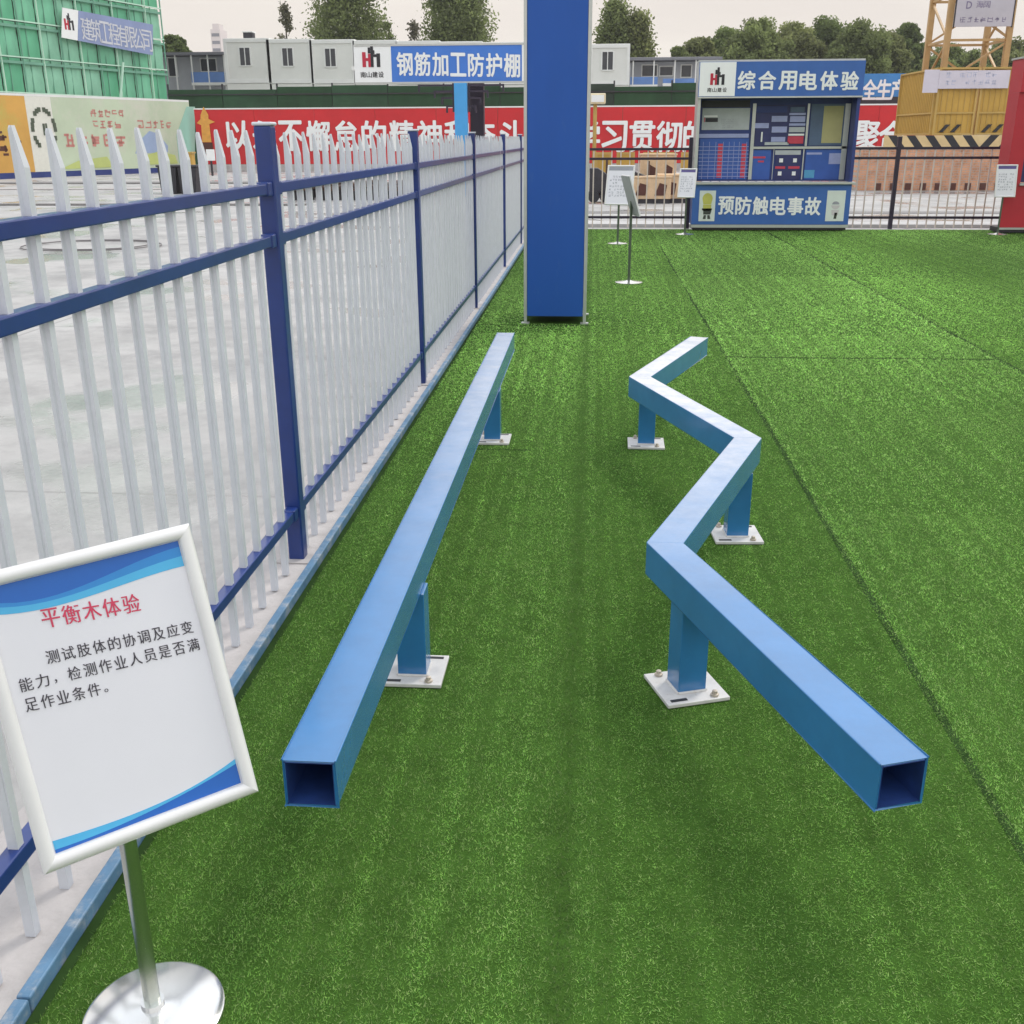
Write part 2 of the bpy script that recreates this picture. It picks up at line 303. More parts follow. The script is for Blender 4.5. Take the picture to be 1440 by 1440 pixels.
# turf blades: one mass, denser and finer near the camera
SEAMS = [.04, 1.05, 3.1, 5.15, 7.2, 9.25]
PLATES = []                                                # (cx, cy, half, angle) kept clear of blades
def blades():
    P = []
    for y0, y1, dens in ((.9, 2.0, 88000), (2.0, 3.0, 64000), (3, 4.5, 32000), (4.5, 6.5, 14000), (6.5, 9, 7500), (9, 13, 3800), (13, 20, 1800)):
        x0 = TX0; x1 = min(TX1, max(.62*y1+.8, 1.8)); n = int((x1-x0)*(y1-y0)*dens)
        q = np.column_stack([rng.uniform(x0, x1, n), rng.uniform(y0, y1, n)])
        P.append(np.column_stack([q, np.full(n, dens)]))
    P = np.vstack(P); x, y = P[:, 0], P[:, 1]
    ok = np.ones(len(P), bool)
    for sx in SEAMS:
        yend = 19.8 if sx != 3.1 else 19.8
        wv = .005*np.sin(y*2.1+sx)+.003*np.sin(y*7.3)+rng.normal(scale=.004, size=len(y))
        ok &= ~((np.abs(x-sx-wv) < np.where(sx in (1.05, 3.1, 7.2), .0015+.0008*y*(.5+.5*np.sin(y*1.3+sx)), .0)) & (y < yend))
    ok &= ~((np.abs(y-8.05-.01*np.sin(x*3)) < .016+.006*rng.random(len(x))) & (x > 1.05) & (x < 3.1))
    ok &= ~((np.abs(y-9.42) < .018) & (x < .04)); ok &= ~((np.abs(y-5.42) < .008) & (x < -.30) & (x > -.62)); ok &= ~((np.abs(y-15.9) < .03) & (x < 1.05) & (x > .2))
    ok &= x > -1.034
    for cx, cy, hf, an in PLATES:
        dx, dy = x-cx, y-cy; a = dx*math.cos(an)+dy*math.sin(an); b = -dx*math.sin(an)+dy*math.cos(an)
        ok &= ~((np.abs(a) < hf) & (np.abs(b) < hf))
    P = P[ok]; x, y, dens = P.T; n = len(x)
    wid = np.clip(.50/np.sqrt(dens), .0014, .016)*rng.uniform(.7, 1.3, n); hgt = rng.uniform(.0030, .0072, n)*np.where(dens > 60000, .85, np.where(dens > 9000, 1, 1.45))
    an = rng.uniform(0, 2*math.pi, n); lean = rng.uniform(.3, 2.0, n)*hgt; la = rng.uniform(0, 2*math.pi, n)
    # pile leans along the roll direction, differently per strip
    strip = np.digitize(x, SEAMS); bias = np.array([.35, -.2, .5, -.4, .4, -.3, .3])[strip]
    lx = np.cos(la)*lean; ly = np.sin(la)*lean+bias*hgt
    dx, dy = np.cos(an)*wid/2, np.sin(an)*wid/2
    V = np.empty((n, 3, 3)); zz = rng.uniform(.0, .002, n)
    V[:, 0] = np.column_stack([x-dx, y-dy, zz]); V[:, 1] = np.column_stack([x+dx, y+dy, zz]); V[:, 2] = np.column_stack([x+lx, y+ly, hgt])
    # colour: yarn mix, stitch rows, worn lanes
    base = np.array([.240, .435, .092]); yel = np.array([.390, .520, .190]); dk = np.array([.110, .250, .048])
    t = rng.random(n)[:, None]
    c = np.where(t < .14, yel, np.where(t < .62, base, dk))*rng.uniform(.8, 1.2, (n, 1))
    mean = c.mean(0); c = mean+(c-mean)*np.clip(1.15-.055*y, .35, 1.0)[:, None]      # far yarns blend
    row = .5+.5*np.sin(x*2*math.pi/.083+np.sin(y*.3)); row2 = np.interp(x, np.linspace(-2, 12, 400), rng.uniform(0, 1, 400))
    low = np.zeros(n)
    for k in range(9):
        fx, fy, ph = rng.uniform(-2.4, 2.4), rng.uniform(-.8, .8), rng.uniform(0, 6.28); low += np.sin(fx*x+fy*y+ph)/9
    fac = .95+.16*row+.44*(row2-.5)+.30*low+np.array([0, -.04, .06, .06, .04, .02, 0])[strip]
    lane = np.exp(-((x+.03)/.055)**2); fac *= 1-.30*lane
    fac += .10*np.exp(-((x-.085)/.015)**2)
    cell = rng.uniform(.74, 1.26, (701, 701)); cell2 = rng.uniform(.86, 1.14, (709, 709)); k1 = np.clip(.0045*np.sqrt(y), .005, .02)
    fac *= cell[(x/k1).astype(int) % 701, (y/k1/1.3).astype(int) % 701]*cell2[((x+2)/.034).astype(int) % 709, ((y+.4*np.sin(x*37))/.55).astype(int) % 709]
    fac *= 1+.62*np.clip((y-2.5)/7, 0, 1)*np.clip(.75+low*1.4, 0, 1.4)  # brighter look of far turf painted into the blade colour, growing with distance
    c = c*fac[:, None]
    me = bpy.data.meshes.new('turf_blades'); me.vertices.add(3*n); me.loops.add(3*n); me.polygons.add(n)
    me.vertices.foreach_set('co', V.reshape(-1)); me.loops.foreach_set('vertex_index', np.arange(3*n, dtype=np.int32))
    me.polygons.foreach_set('loop_start', np.arange(0, 3*n, 3, dtype=np.int32)); me.update()
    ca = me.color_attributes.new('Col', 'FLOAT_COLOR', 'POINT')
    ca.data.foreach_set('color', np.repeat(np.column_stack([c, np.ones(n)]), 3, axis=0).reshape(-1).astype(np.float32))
    me.materials.append(BLADE); o = bpy.data.objects.new('turf_grass', me); COL.objects.link(o)
    tag(o, 'green artificial grass pile laid in long strips', 'grass', kind='stuff')

# ------------------------------------------------------------------ left picket fence
FX = -1.165
fence = thing('picket_fence', 'long fence of white spiked pickets with navy posts and rails, left of the turf', 'fence', (FX, 9, 0))
posts_y = [.52, 3.83, 7.02, 10.42, 13.95, 17.15, 20.2]
for py in posts_y:
    p_ = MB().box(FX-.031, FX+.031, py-.031, py+.031, -.003, 1.645).build('post', NAVY, fence, bevel=.006)
    MB().prism([(-.036, -.036), (.036, -.036), (.036, .036), (-.036, .036)], (FX, py, 1.645), X, Yv, Z, .012).build('post_cap', PICKET, p_, bevel=.005)  # white cap colour stands in for sky reflected on the post top
    MB().box(FX-.07, FX+.07, py-.07, py+.07, -.003, .004).build('base_plate', STRIPCONC, p_)
RZ = (.205, 1.255, 1.433)
for a, b in zip([-2.6]+posts_y[:-1], posts_y):
    for rz in RZ:
        r_ = MB().box(FX-.019, FX+.019, max(a, -1)+.034, b-.034, rz-.019, rz+.019).build('rail', NAVY, fence, bevel=.004)
        for e_ in (a, b):
            if e_ > 0:
                s_ = 1 if e_ == a else -1
                mb = MB().box(FX-.024, FX+.024, min(e_+s_*.033, e_+s_*.085), max(e_+s_*.033, e_+s_*.085), rz-.024, rz+.024)
                mb.build('rail_sleeve', NAVY, r_, bevel=.005)
def picket_mb(x, y):
    h = .0112; k = MB(); z1, z2 = 1.545, 1.618
    k.v = [(x-h, y-h, 0), (x+h, y-h, 0), (x+h, y+h, 0), (x-h, y+h, 0), (x-h, y-h, z2), (x+h, y-h, z1), (x+h, y+h, z1), (x-h, y+h, z2),
           (x-h+.006, y-h+.004, z2+.008), (x-h+.006, y+h-.004, z2+.008), (x-h+.001, y-h+.004, z2+.008), (x-h+.001, y+h-.004, z2+.008)]
    k.f = [(3, 2, 1, 0), (0, 1, 5, 8, 10, 4), (1, 2, 6, 5), (2, 3, 7, 11, 9, 6), (3, 0, 4, 10, 11, 7), (5, 6, 9, 8), (8, 9, 11, 10)]
    return k
pk_y = [y for y in np.arange(.66, 20.1, .1493) if min(abs(y-q) for q in posts_y) > .05]
k0 = picket_mb(0, 0).build('picket', PICKET); k0.parent = fence
base_loc = Vector((0, pk_y[0]-9, 0)); k0.location = base_loc      # the fence root stands at (FX, 9)
for y in pk_y[1:98]:
    c = copy_of(k0, fence, base_loc+Vector((random.uniform(-.001, .001), y-pk_y[0]+random.uniform(-.003, .003), random.uniform(-.006, .004)))); c.rotation_euler = (random.gauss(0, .0016), random.gauss(0, .0022), 0)
rest = MB()
for y in pk_y[98:]:
    q = picket_mb(FX, y); n0 = len(rest.v); rest.v += q.v; rest.f += [tuple(n0+i for i in f) for f in q.f]
r_ = rest.build('picket_row', PICKET, fence); r_['kind'] = 'stuff'

# ------------------------------------------------------------------ far cross fence
CY = 20.2
cf = thing('cross_fence', 'dark railed fence with thin pale bars closing off the far end of the turf', 'fence', (5, CY, 0))
RAILD = pm('dark_rail_paint', srgb(44, 34, 54), .45, var=.15, scale=6)
cxs = [FX, 1.75, 5.45, 9.15, 12.8]
for px in cxs[1:]:
    MB().box(px-.035, px+.035, CY-.035, CY+.035, -.003, 1.60).build('post', RAILD, cf, bevel=.006)
for a, b in zip(cxs[:-1], cxs[1:]):
    for rz in (.20, 1.235, 1.40): MB().box(a+.037, b-.037, CY-.022, CY+.022, rz-.022, rz+.022).build('rail', RAILD, cf)
PALE = pm('pale_bar_paint', srgb(214, 200, 190), .5, var=.06)
bx = [x for x in np.arange(FX+.165, 12.7, .165) if min(abs(x-q) for q in cxs) > .06]
b0 = None
for x in bx[:98]:
    if b0 is None:
        b0 = MB().box(x-.011, x+.011, CY-.011, CY+.011, .02, 1.41).build('bar', PALE, cf); bl = b0.location.copy()
    else: copy_of(b0, cf, bl+Vector((x-bx[0], 0, 0)))

# ------------------------------------------------------------------ balance beams
TOPZ, SEC = .405, .110
def square_tube(name, path, parent, mat):                   # mitred square tube along a path of centre points, open ends
    n = len(path); path = [np.array(p, float) for p in path]; h = SEC/2; rings = []
    for i, p in enumerate(path):
        d0 = path[i]-path[i-1] if i else path[1]-path[0]; d1 = path[i+1]-path[i] if i < n-1 else d0
        d0 = d0/np.linalg.norm(d0); d1 = d1/np.linalg.norm(d1); n0 = np.array([-d0[1], d0[0], 0]); n1 = np.array([-d1[1], d1[0], 0])
        mid = n0+n1; mid /= np.linalg.norm(mid); k = 1/max(.3, mid@n0)
        rings.append((p, mid*k))
    mb = MB(); wall = .006
    for hh, flip in ((h, 0), (h-wall, 1)):
        k = len(mb.v)
        for p, s in rings:
            for a, b in ((-1, -1), (1, -1), (1, 1), (-1, 1)): mb.v.append(tuple(p+s*hh*a+Z*hh*b))
        for i in range(n-1):
            for j in range(4):
                q = (k+i*4+j, k+i*4+(j+1) % 4, k+(i+1)*4+(j+1) % 4, k+(i+1)*4+j); mb.f.append(q if flip else q[::-1])
        if not flip: ko = k; nf_ = len(mb.f)
        else: ni_ = len(mb.f)
    m4 = 4*(n-1)
    for j in range(4):
        a, b = j, (j+1) % 4; mb.f.append((ko+a, ko+b, k+b, k+a)[::-1]); mb.f.append((ko+m4+a, ko+m4+b, k+m4+b, k+m4+a))
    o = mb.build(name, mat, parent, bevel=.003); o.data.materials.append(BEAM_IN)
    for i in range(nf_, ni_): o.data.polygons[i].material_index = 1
    return o
def support(parent, x, y, ang, top, pl=.10):
    c, s = math.cos(ang), math.sin(ang); a = np.array([c, s, 0]); b = np.array([-s, c, 0]); h = .045
    po = MB().obox((x, y, top/2+.004), a*h, b*h, Z*(top/2-.004)).build('support_post', BEAM, parent, bevel=.003)
    PLATES.append((x, y, pl+.006, ang))
    pt = MB().obox((x, y, .008), a*pl, b*pl, Z*.006).build('base_plate', WHITE_ST, parent, bevel=.002)
    slot = MB()
    for sx, sy in ((-1, -1), (1, 1), (1, -1), (-1, 1)):
        q = np.array([x, y, .0146])+a*sx*pl*.58+b*sy*pl*.80
        if (sx, sy) in ((1, -1), (-1, 1)):
            mb = MB().lathe(q, [(.013, 0), (.013, .006), (.008, .007), (.008, .016), (.004, .018)], 8)
            mb.build('anchor_bolt', BOLT, pt)
        else: slot.obox(q, a*.026, b*.0065, Z*.0008)
    slot.build('bolt_slot', BLACK, pt)
    weld = MB()
    for d in (a, b):
        o_ = b if d is a else a
        for sg in (-1, 1):
            p0 = np.array([x, y, .016])+d*sg*h; weld.tube([p0-o_*h, p0+o_*h], .005, 6)
    weld.build('weld_bead', WHITE_ST, pt, smooth=True)
BOLT = pm('rusty_bolt', srgb(188, 178, 164), .6, metal=.3, var=.3, scale=60)
bz = TOPZ-SEC/2
bb = thing('balance_beam', 'straight light blue square tube balance beam standing on the turf', 'balance beam', (-.55, 4.3, 0), 'balance beams')
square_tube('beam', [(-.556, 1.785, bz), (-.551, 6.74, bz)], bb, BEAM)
support(bb, -.535, 2.90, 0, TOPZ-SEC, .098); support(bb, -.535, 5.60, 0, TOPZ-SEC, .098)
zz_ = thing('zigzag_balance_beam', 'zigzag light blue square tube balance beam with three bends on the turf', 'balance beam', (.45, 4.2, 0), 'balance beams')
ZP = [(.655, 1.868), (.247, 3.055), (.672, 4.292), (.266, 5.468), (.690, 6.648)]
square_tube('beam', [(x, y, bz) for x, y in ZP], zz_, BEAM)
for i in (1, 2, 3):                                        # ground-down weld lines on the mitres
    p = np.array([*ZP[i], 0]); d0 = np.array([*ZP[i], 0])-np.array([*ZP[i-1], 0]); d1 = np.array([*ZP[i+1], 0])-p; d0 /= np.linalg.norm(d0); d1 /= np.linalg.norm(d1)
    n0 = np.array([-d0[1], d0[0], 0]); mid = n0+np.array([-d1[1], d1[0], 0]); mid /= np.linalg.norm(mid); k = SEC/2/(mid@n0)-.003
    jig = [p+mid*k*t+Z*(TOPZ-.0012)+d0*random.uniform(-.0015, .0015) for t in np.linspace(-1, 1, 12)]
    MB().tube(jig, .0017, 6).build('weld_seam', BEAM, zz_, smooth=True)
def seg_at(i, t): a, b = np.array(ZP[i]), np.array(ZP[i+1]); d = b-a; return (*(a+(b-a)*t), math.atan2(d[1], d[0])-math.pi/2)
x, y, an = seg_at(0, .83); support(zz_, x, y, an, TOPZ-SEC)
x, y, an = seg_at(1, .91); support(zz_, x, y, 0.06, TOPZ-SEC)
x, y, an = seg_at(3, .05); support(zz_, .318, 5.565, -.02, TOPZ-SEC)

# ------------------------------------------------------------------ near sign on a pole
def board_frame(o, u, v, n, W, H, root, fw=.023, tilt_mat=FRAMEWHITE):
    # rounded snap frame of four mitred half-round profiles
    for name, p, q in (('frame_bar', (-W/2, 0), (W/2, 0)), ('frame_bar', (W/2, 0), (W/2, H)), ('frame_bar', (W/2, H), (-W/2, H)), ('frame_bar', (-W/2, H), (-W/2, 0))):
        p, q = np.array(p, float), np.array(q, float); d = (q-p)/np.linalg.norm(q-p); inn = np.array([-d[1], d[0]])
        mb = MB(); k = 8; prof = [(fw*(.5-.5*math.cos(math.pi*i/k)), .004+.011*math.sin(math.pi*i/k)) for i in range(k+1)]
        ln = np.linalg.norm(q-p)
        for a, hgt in prof:
            for e_ in (a, ln-a):
                pt = p+d*e_+inn*a; mb.v.append(tuple(o+u*pt[0]+v*pt[1]+n*hgt))
        nb = len(mb.v)
        for a in (0, fw):
            for e_ in (a, ln-a):
                pt = p+d*e_+inn*a; mb.v.append(tuple(o+u*pt[0]+v*pt[1]-n*.006))
        for i in range(k): mb.f.append((2*i, 2*i+1, 2*i+3, 2*i+2))
        mb.f += [(0, nb, nb+1, 1), (2*k, 2*k+1, nb+3, nb+2), (nb, nb+2, nb+3, nb+1)]
        mb.f += [tuple([2*i for i in range(k+1)]+[nb+2, nb]), tuple([2*i+1 for i in reversed(range(k+1))]+[nb+1, nb+3])]
        mb.build(name, tilt_mat, root, smooth=True)
so_ = np.array([-.684, 1.357, .548]); su = np.array([.785, .617, .046]); su /= np.linalg.norm(su)
sv = np.array([-.243, .238, .94]); sv -= su*(sv@su); sv /= np.linalg.norm(sv); sn = np.cross(su, sv)
W_, H_ = .345, .470
PB = np.array([-.815, 1.505, 0.0])
ns = thing('notice_stand', 'large near notice with blue waves and red heading on a round steel foot', 'notice stand', PB, 'notice stands')
board_frame(so_, su, sv, sn, W_, H_, ns)
MB().obox(so_+sv*H_/2-sn*.002, su*(W_/2-.008), sv*(H_/2-.008), sn*.003).build('board', SIGNWHITE, ns)
def onb(a, b, lift): return so_+su*a+sv*b+sn*lift
SB1 = pm('print_mid_blue', srgb(46, 136, 206), .4, var=.06, scale=8); SB2 = pm('print_deep_blue', srgb(30, 100, 186), .4, var=.06, scale=8); SB3 = pm('print_cyan', srgb(78, 178, 225), .4, var=.05)
iw, it, ib = W_/2-.024, H_-.024, .024
def band(name, up, lo, mat, lift):
    poly = [(a, b) for a, b in lo]+[(a, b) for a, b in reversed(up)]
    MB().prism(poly, so_+sn*lift, su, sv, sn, .0004).build(name, mat, ns)
def curve(pts, n=16):
    xs = np.array([p[0] for p in pts]); ys = np.array([p[1] for p in pts]); co = np.polyfit(xs, ys, len(pts)-1); q = np.linspace(xs[0], xs[-1], n)
    return [(a, float(np.polyval(co, a))) for a in q]
top = [(-iw, it), (iw, it)]
low1 = curve([(-iw, it-.040), (-.07, it-.052), (.05, it-.047), (iw, it-.043)])
low2 = curve([(-iw, it-.028), (-.07, it-.042), (.05, it-.034), (iw, it-.026)])
low3 = curve([(-iw, it-.020), (-.07, it-.036), (.05, it-.022), (iw, it-.010)])
band('wave_print', low2, low1, SB3, .0012); band('wave_print', low3, low2, SB1, .0012); band('wave_print', top, low3, SB2, .0012)
b1 = curve([(-iw, ib+.020), (-.05, ib+.015), (.05, ib+.020), (iw, ib+.042)]); b2 = curve([(-iw, ib+.006), (-.05, ib+.006), (.05, ib+.016), (iw, ib+.034)])
bot = [(-iw, ib), (iw, ib)]
band('wave_print', b1, b2, SB3, .0012); band('wave_print', b2, bot, SB2, .0012)
mb = MB(); write(mb, '平衡木体验', onb(-.068, .378, .0022), onb(.052, .366, .0022), sv, .026, .030, .014); mb.build('heading_text', REDINK, ns)
mb = MB()
write(mb, '测试肢体的协调及应变', onb(-.080, .319, .0022), onb(.127, .303, .0022), sv, .0186, .021, .009)
write(mb, '能力，检测作业人员是否满', onb(-.126, .289, .0022), onb(.130, .272, .0022), sv, .0186, .021, .009)
write(mb, '足作业条件。', onb(-.126, .257, .0022), onb(-.012, .248, .0022), sv, .0186, .021, .009)
mb.build('body_text', INK, ns)
cen = so_+sv*H_*.50-sn*.012
MB().tube([PB+Z*.02, PB+Z*.68, PB+Z*.72], .0155, 20).build('pole', CHROME, ns, smooth=True)
MB().obox((PB+Z*.69+cen)/2, (cen-PB-Z*.69)/2, np.cross(cen-PB-Z*.69, Z)/np.linalg.norm(np.cross(cen-PB-Z*.69, Z))*.02, Z*.012).build('head_bracket', SILVER, ns)
DISC = pm('polished_disc', srgb(226, 226, 224), .19, metal=.9, var=.04, scale=4)
MB().lathe(PB, [(.132, .002), (.132, .010), (.122, .016), (.05, .022), (.022, .027), (.022, .040)], 56).build('foot_disc', DISC, ns, smooth=True)
PLATES.append((PB[0], PB[1], .10, 0)); PLATES.append((PB[0], PB[1], .10, math.pi/4))

# small notice stands further back
def small_stand(x, y, face, tz, W, H, label, headcol=None, lean=.30):
    b = np.array([x, y, 0.]); r = thing('notice_stand', label, 'notice stand', b, 'notice stands')
    n = np.array([math.sin(face), -math.cos(face), 0]); u = np.array([math.cos(face), math.sin(face), 0]); v = Z*math.cos(lean)-n*math.sin(lean); nn = np.cross(u, v)
    o = b+Z*tz+n*.06
    MB().tube([b+Z*.02, b+Z*(tz+.16)], .016, 12).build('pole', POLE, r, smooth=True)
    MB().lathe(b, [(.16, .002), (.16, .012), (.06, .022), (.022, .035)], 32).build('foot_disc', DISC, r, smooth=True)
    PLATES.append((x, y, .12, 0)); PLATES.append((x, y, .12, .785))
    MB().obox(o+v*H/2, u*(W/2-.01), v*(H/2-.01), nn*.004).build('board', SIGNWHITE, r)
    MB().obox(o+v*H/2-nn*.012, u*(W/2-.004), v*(H/2-.004), nn*.005).build('back_panel', BACKP, r)
    board_frame(o, u, v, nn, W, H, r, .024)
    mb = MB(); marks(mb, o-u*W*.38+v*H*.2+nn*.0055, u, v, W*.76, H*.55, 7); mb.build('notice_text', GREYINK, r)
    if headcol: MB().obox(o+v*H*.91+nn*.0052, u*(W/2-.028), v*H*.045, nn*.0006).build('heading_print', headcol, r)
BACKP = pm('grey_back_sheet', srgb(150, 154, 152), .5, var=.08); POLE = pm('dull_steel_pole', srgb(92, 104, 88), .4, metal=.5, var=.1); GREYINK = pm('grey_print', srgb(150, 152, 160), .6, var=.1)
HEADP = pm('purple_print', srgb(92, 82, 140), .5, var=.1)
small_stand(.400, 17.14, -.25, .60, .44, .62, 'white notice board on a dull pole, facing the camera right of the blue column', GREYINK)
small_stand(.432, 12.38, 1.80, .76, .34, .46, 'notice board seen almost edge on, its round foot nearest of those behind the beams')
small_stand(1.60, 18.86, -.25, .62, .30, .50, 'white notice board leaning at the left end of the blue kiosk', HEADP)
small_stand(6.95, 19.0, .10, .62, .36, .53, 'white notice with purple heading beside the red kiosk', HEADP, .12)

# ------------------------------------------------------------------ blue column
cl = thing('clad_column', 'tall blue panelled square column with silver corner trims rising out of view behind the beams', 'column', (-.33, 9.75, 0))
x0, x1, y0, y1, zt = -.612, -.045, 9.50, 10.05, 4.2
PLATES.append((-.33, 9.78, .30, 0))
for (a, b, nm) in (((x0+.03, y0+.004), (x1-.03, y0+.018), 'front_panel'), ((x0+.03, y1-.018), (x1-.03, y1-.004), 'back_panel')):
    MB().box(a[0], b[0], a[1], b[1], .07, zt-.05).build(nm, COLBLUE, cl, bevel=.002)
for xx in (x0+.004, x1-.018): MB().box(xx, xx+.014, y0+.03, y1-.03, .07, zt-.05).build('side_panel', COLBLUE, cl)
for xx in (x0, x1-.028):
    for yy in (y0, y1-.028):
        po = MB().box(xx, xx+.028, yy, yy+.028, .012, zt).build('corner_post', SILVER, cl, bevel=.003)
        MB().box(xx-.022, xx+.05, yy-.022, yy+.05, .002, .012).build('foot_plate', SILVER, po)
MB().box(x0-.02, x1+.02, y0-.02, y1+.02, zt, zt+.05).build('cap', SILVER, cl)

# ------------------------------------------------------------------ kiosks
def logo(parent, o, u, v, n, s):                           # emblem of red and dark upright bars over a line of small type; s = height
    red, dk = MB(), MB(); B = lambda mb, a, b, c, d: mb.obox(np.array(o)+u*(a+b)/2*s+v*(c+d)/2*s+n*.004, u*(b-a)/2*s, v*(d-c)/2*s, n*.003)
    B(red, -.44, -.27, .0, .66); B(red, -.268, -.16, .27, .40); B(red, -.158, -.04, .0, .58); B(dk, -.035, .10, .0, 1.0)
    B(dk, -.158, -.04, .60, .86); B(dk, .102, .25, .44, .56); B(dk, .252, .42, .0, .60); B(dk, .105, .16, .57, .74)
    red.build('emblem_red', REDINK2, parent); dk.build('emblem_dark', BLACK, parent)
REDINK2 = pm('emblem_red_paint', srgb(185, 35, 60), .5, var=.05)
KY = 19.636; KX0, KX1 = 1.775, 4.56
kk = thing('training_kiosk', 'blue open fronted electrical training kiosk with white lettering at the far end of the turf', 'kiosk', (3.17, 19.9, 0))
D = .46
MB().box(KX0+.03, KX1-.03, KY+.03, KY+D, .02, .11).build('plinth', DARK, kk)
MB().box(KX0, KX1, KY, KY+.05, .115, .805).build('counter_front', KIOSK, kk, bevel=.004)
MB().box(KX0, KX1, KY+.051, KY+D, .115, .79).build('counter_body', KIOSKD, kk)
MB().box(KX0-.03, KX1+.05, KY-.05, KY+.20, .806, .846).build('counter_ledge', SILVER, kk, bevel=.004)
MB().box(KX0-.005, KX1+.005, KY-.008, KY-.001, .06, .112).build('bottom_trim', SILVER, kk)
MB().box(KX1-.055, KX1, KY, KY+D, .848, 2.82).build('side_wall', KIOSKD, kk); MB().box(KX0, KX0+.055, KY, KY+D, .848, 2.82).build('side_wall', SILVER, kk)
MB().box(KX0+.056, KX1-.056, KY+D-.05, KY+D, .848, 2.80).build('back_board', KIOSKD, kk)
MB().box(KX0-.01, KX1+.01, KY-.02, KY+D+.02, 2.82, 2.85).build('roof', SILVER, kk)
MB().box(KX0+.056, KX1-.056, KY, KY+D-.051, 2.25, 2.262).build('ceiling_panel', DARK, kk)
hd = MB().box(KX0+.0, KX1+.01, KY-.06, KY-.001, 2.262, 2.818).build('header_board', KIOSK, kk)
MB().box(KX0-.004, KX1+.014, KY-.066, KY-.0, 2.236, 2.261).build('header_trim', SILVER, hd)
a = at(985, 88, KY-.065); b = at(1033, 134, KY-.065)
lp = MB().box(a[0], b[0], KY-.066, KY-.0605, 2.27, 2.812).build('logo_panel', LETTER, kk)
cx_ = (a[0]+b[0])/2
logo(kk, (cx_, KY-.064, 2.45), X, Z, FR, .28)
mb = MB(); write(mb, '南山建设', (cx_-.13, KY-.0675, 2.37), (cx_+.13, KY-.0675, 2.37), Z, .07, .07, .02); mb.build('logo_text', BLACK, kk)
def cpos(x, y, Y): q = at(x, y, Y); return q
mb = MB(); write(mb, '综合用电体验', cpos(1050, 113, KY-.063), cpos(1195, 113.5, KY-.063), Z, .285, .29, .035); mb.build('header_lettering', LETTER, kk)
mb = MB(); write(mb, '预防触电事故', cpos(1021, 289, KY-.004), cpos(1143, 290, KY-.004), Z, .265, .30, .035); mb.build('counter_lettering', LETTER, kk)
POSTER = pm('poster_paper', srgb(214, 222, 214), .6, var=.04)
OLIVE = pm('poster_olive', srgb(190, 188, 90), .6, var=.1); DKG = pm('poster_dark', srgb(60, 66, 60), .6, var=.1); PALEG = pm('poster_grey', srgb(200, 196, 196), .6, var=.06)
for i, (xa, ya, xb, yb) in enumerate(((982, 268, 1007, 311), (1160, 268, 1190, 311))):
    p, q = at(xa, yb, KY-.004), at(xb, ya, KY-.004)
    po = MB().box(max(p[0], KX0+.02), min(q[0], KX1-.03), KY-.006, KY-.0005, p[2], q[2]).build('worker_poster', POSTER, kk)
    c0 = (max(p[0], KX0+.02)+min(q[0], KX1-.03))/2; h0 = q[2]-p[2]; yk = KY-.0075
    fig = lambda pts, m_: MB().prism([(c0+a*h0, p[2]+b*h0) for a, b in pts], (0, yk, 0), X, Z, FR, .001).build('printed_figure', m_, po)
    arc = lambda cx, cy, rx, ry, a0, a1, n=12: [(cx+rx*math.cos(a0+(a1-a0)*k/n), cy+ry*math.sin(a0+(a1-a0)*k/n)) for k in range(n+1)]
    if i == 0:
        fig(arc(.0, .74, .17, .18, 0, math.pi)+[(-.13, .55), (.13, .55)], OLIVE); fig([(-.13, .34), (.13, .34), (.14, .54), (-.14, .54)], OLIVE)
        fig([(-.12, .22), (.12, .22), (.17, .42), (-.17, .42), (-.17, .38), (-.12, .34)], DKG)
        fig([(-.13, .07), (-.03, .07), (-.02, .2), (-.10, .2)], DKG); fig([(.03, .07), (.13, .07), (.10, .2), (.02, .2)], DKG)
    else:
        fig(arc(0, .55, .12, .10, 0, math.pi), GREYINK); fig(arc(0, .52, .14, .13, math.pi, 2*math.pi), PALEG)
        fig([(-.10, .20), (.10, .20), (.13, .37), (-.13, .37)], PALEG); fig([(-.03, .08), (.06, .08), (.08, .28), (-.01, .28)], DKG)
# fittings on the back board; pixel boxes in the photo taken to the plane of the board
BY = KY+D-.052
def zb(x, y): return at(970+x/5.76, 130+y/5.76, BY)
def pan(name, xa, ya, xb, yb, mat, lift=.01, parent=None):
    p, q = zb(xa, yb), zb(xb, ya); xa_ = max(p[0], KX0+.058)
    return MB().box(xa_, min(q[0], KX1-.058), BY-lift, BY-lift+.0095, p[2], q[2]).build(name, mat, parent or kk)
PG = pm('panel_grey_paper', srgb(180, 186, 188), .6, var=.08, scale=8); PB1 = pm('panel_blue', srgb(50, 90, 170), .45, var=.1, scale=5)
PN = pm('panel_navy', srgb(44, 50, 100), .5, var=.15, scale=6); PL = pm('panel_lavender', srgb(160, 168, 210), .5, var=.1); PR = pm('panel_red', srgb(196, 60, 82), .5, var=.12, scale=9)
PBG = pm('panel_beige', srgb(176, 170, 120), .6, var=.08, scale=3); PSL = pm('panel_slate', srgb(80, 100, 128), .5, var=.15, scale=4); PCY = pm('panel_cyan', srgb(84, 160, 200), .5, var=.1)
pan('dark_strip', 95, 62, 490, 122, DARK); n1 = pan('paper_notice', 95, 126, 490, 304, PG); pan('notice_mark', 115, 186, 225, 200, LETTER, .013, n1); pan('notice_mark', 125, 206, 228, 240, BLACK, .013, n1); pan('notice_mark', 115, 204, 124, 240, PR, .013, n1)
mb = MB(); o_ = zb(250, 290); marks(mb, (o_[0], BY-.0115, o_[2]), X, Z, .24, .16, 5); mb.build('notice_text', GREYINK, n1)
t1 = pan('data_table', 66, 372, 480, 704, PB1); pan('table_heading', 75, 334, 478, 368, PL, .012)
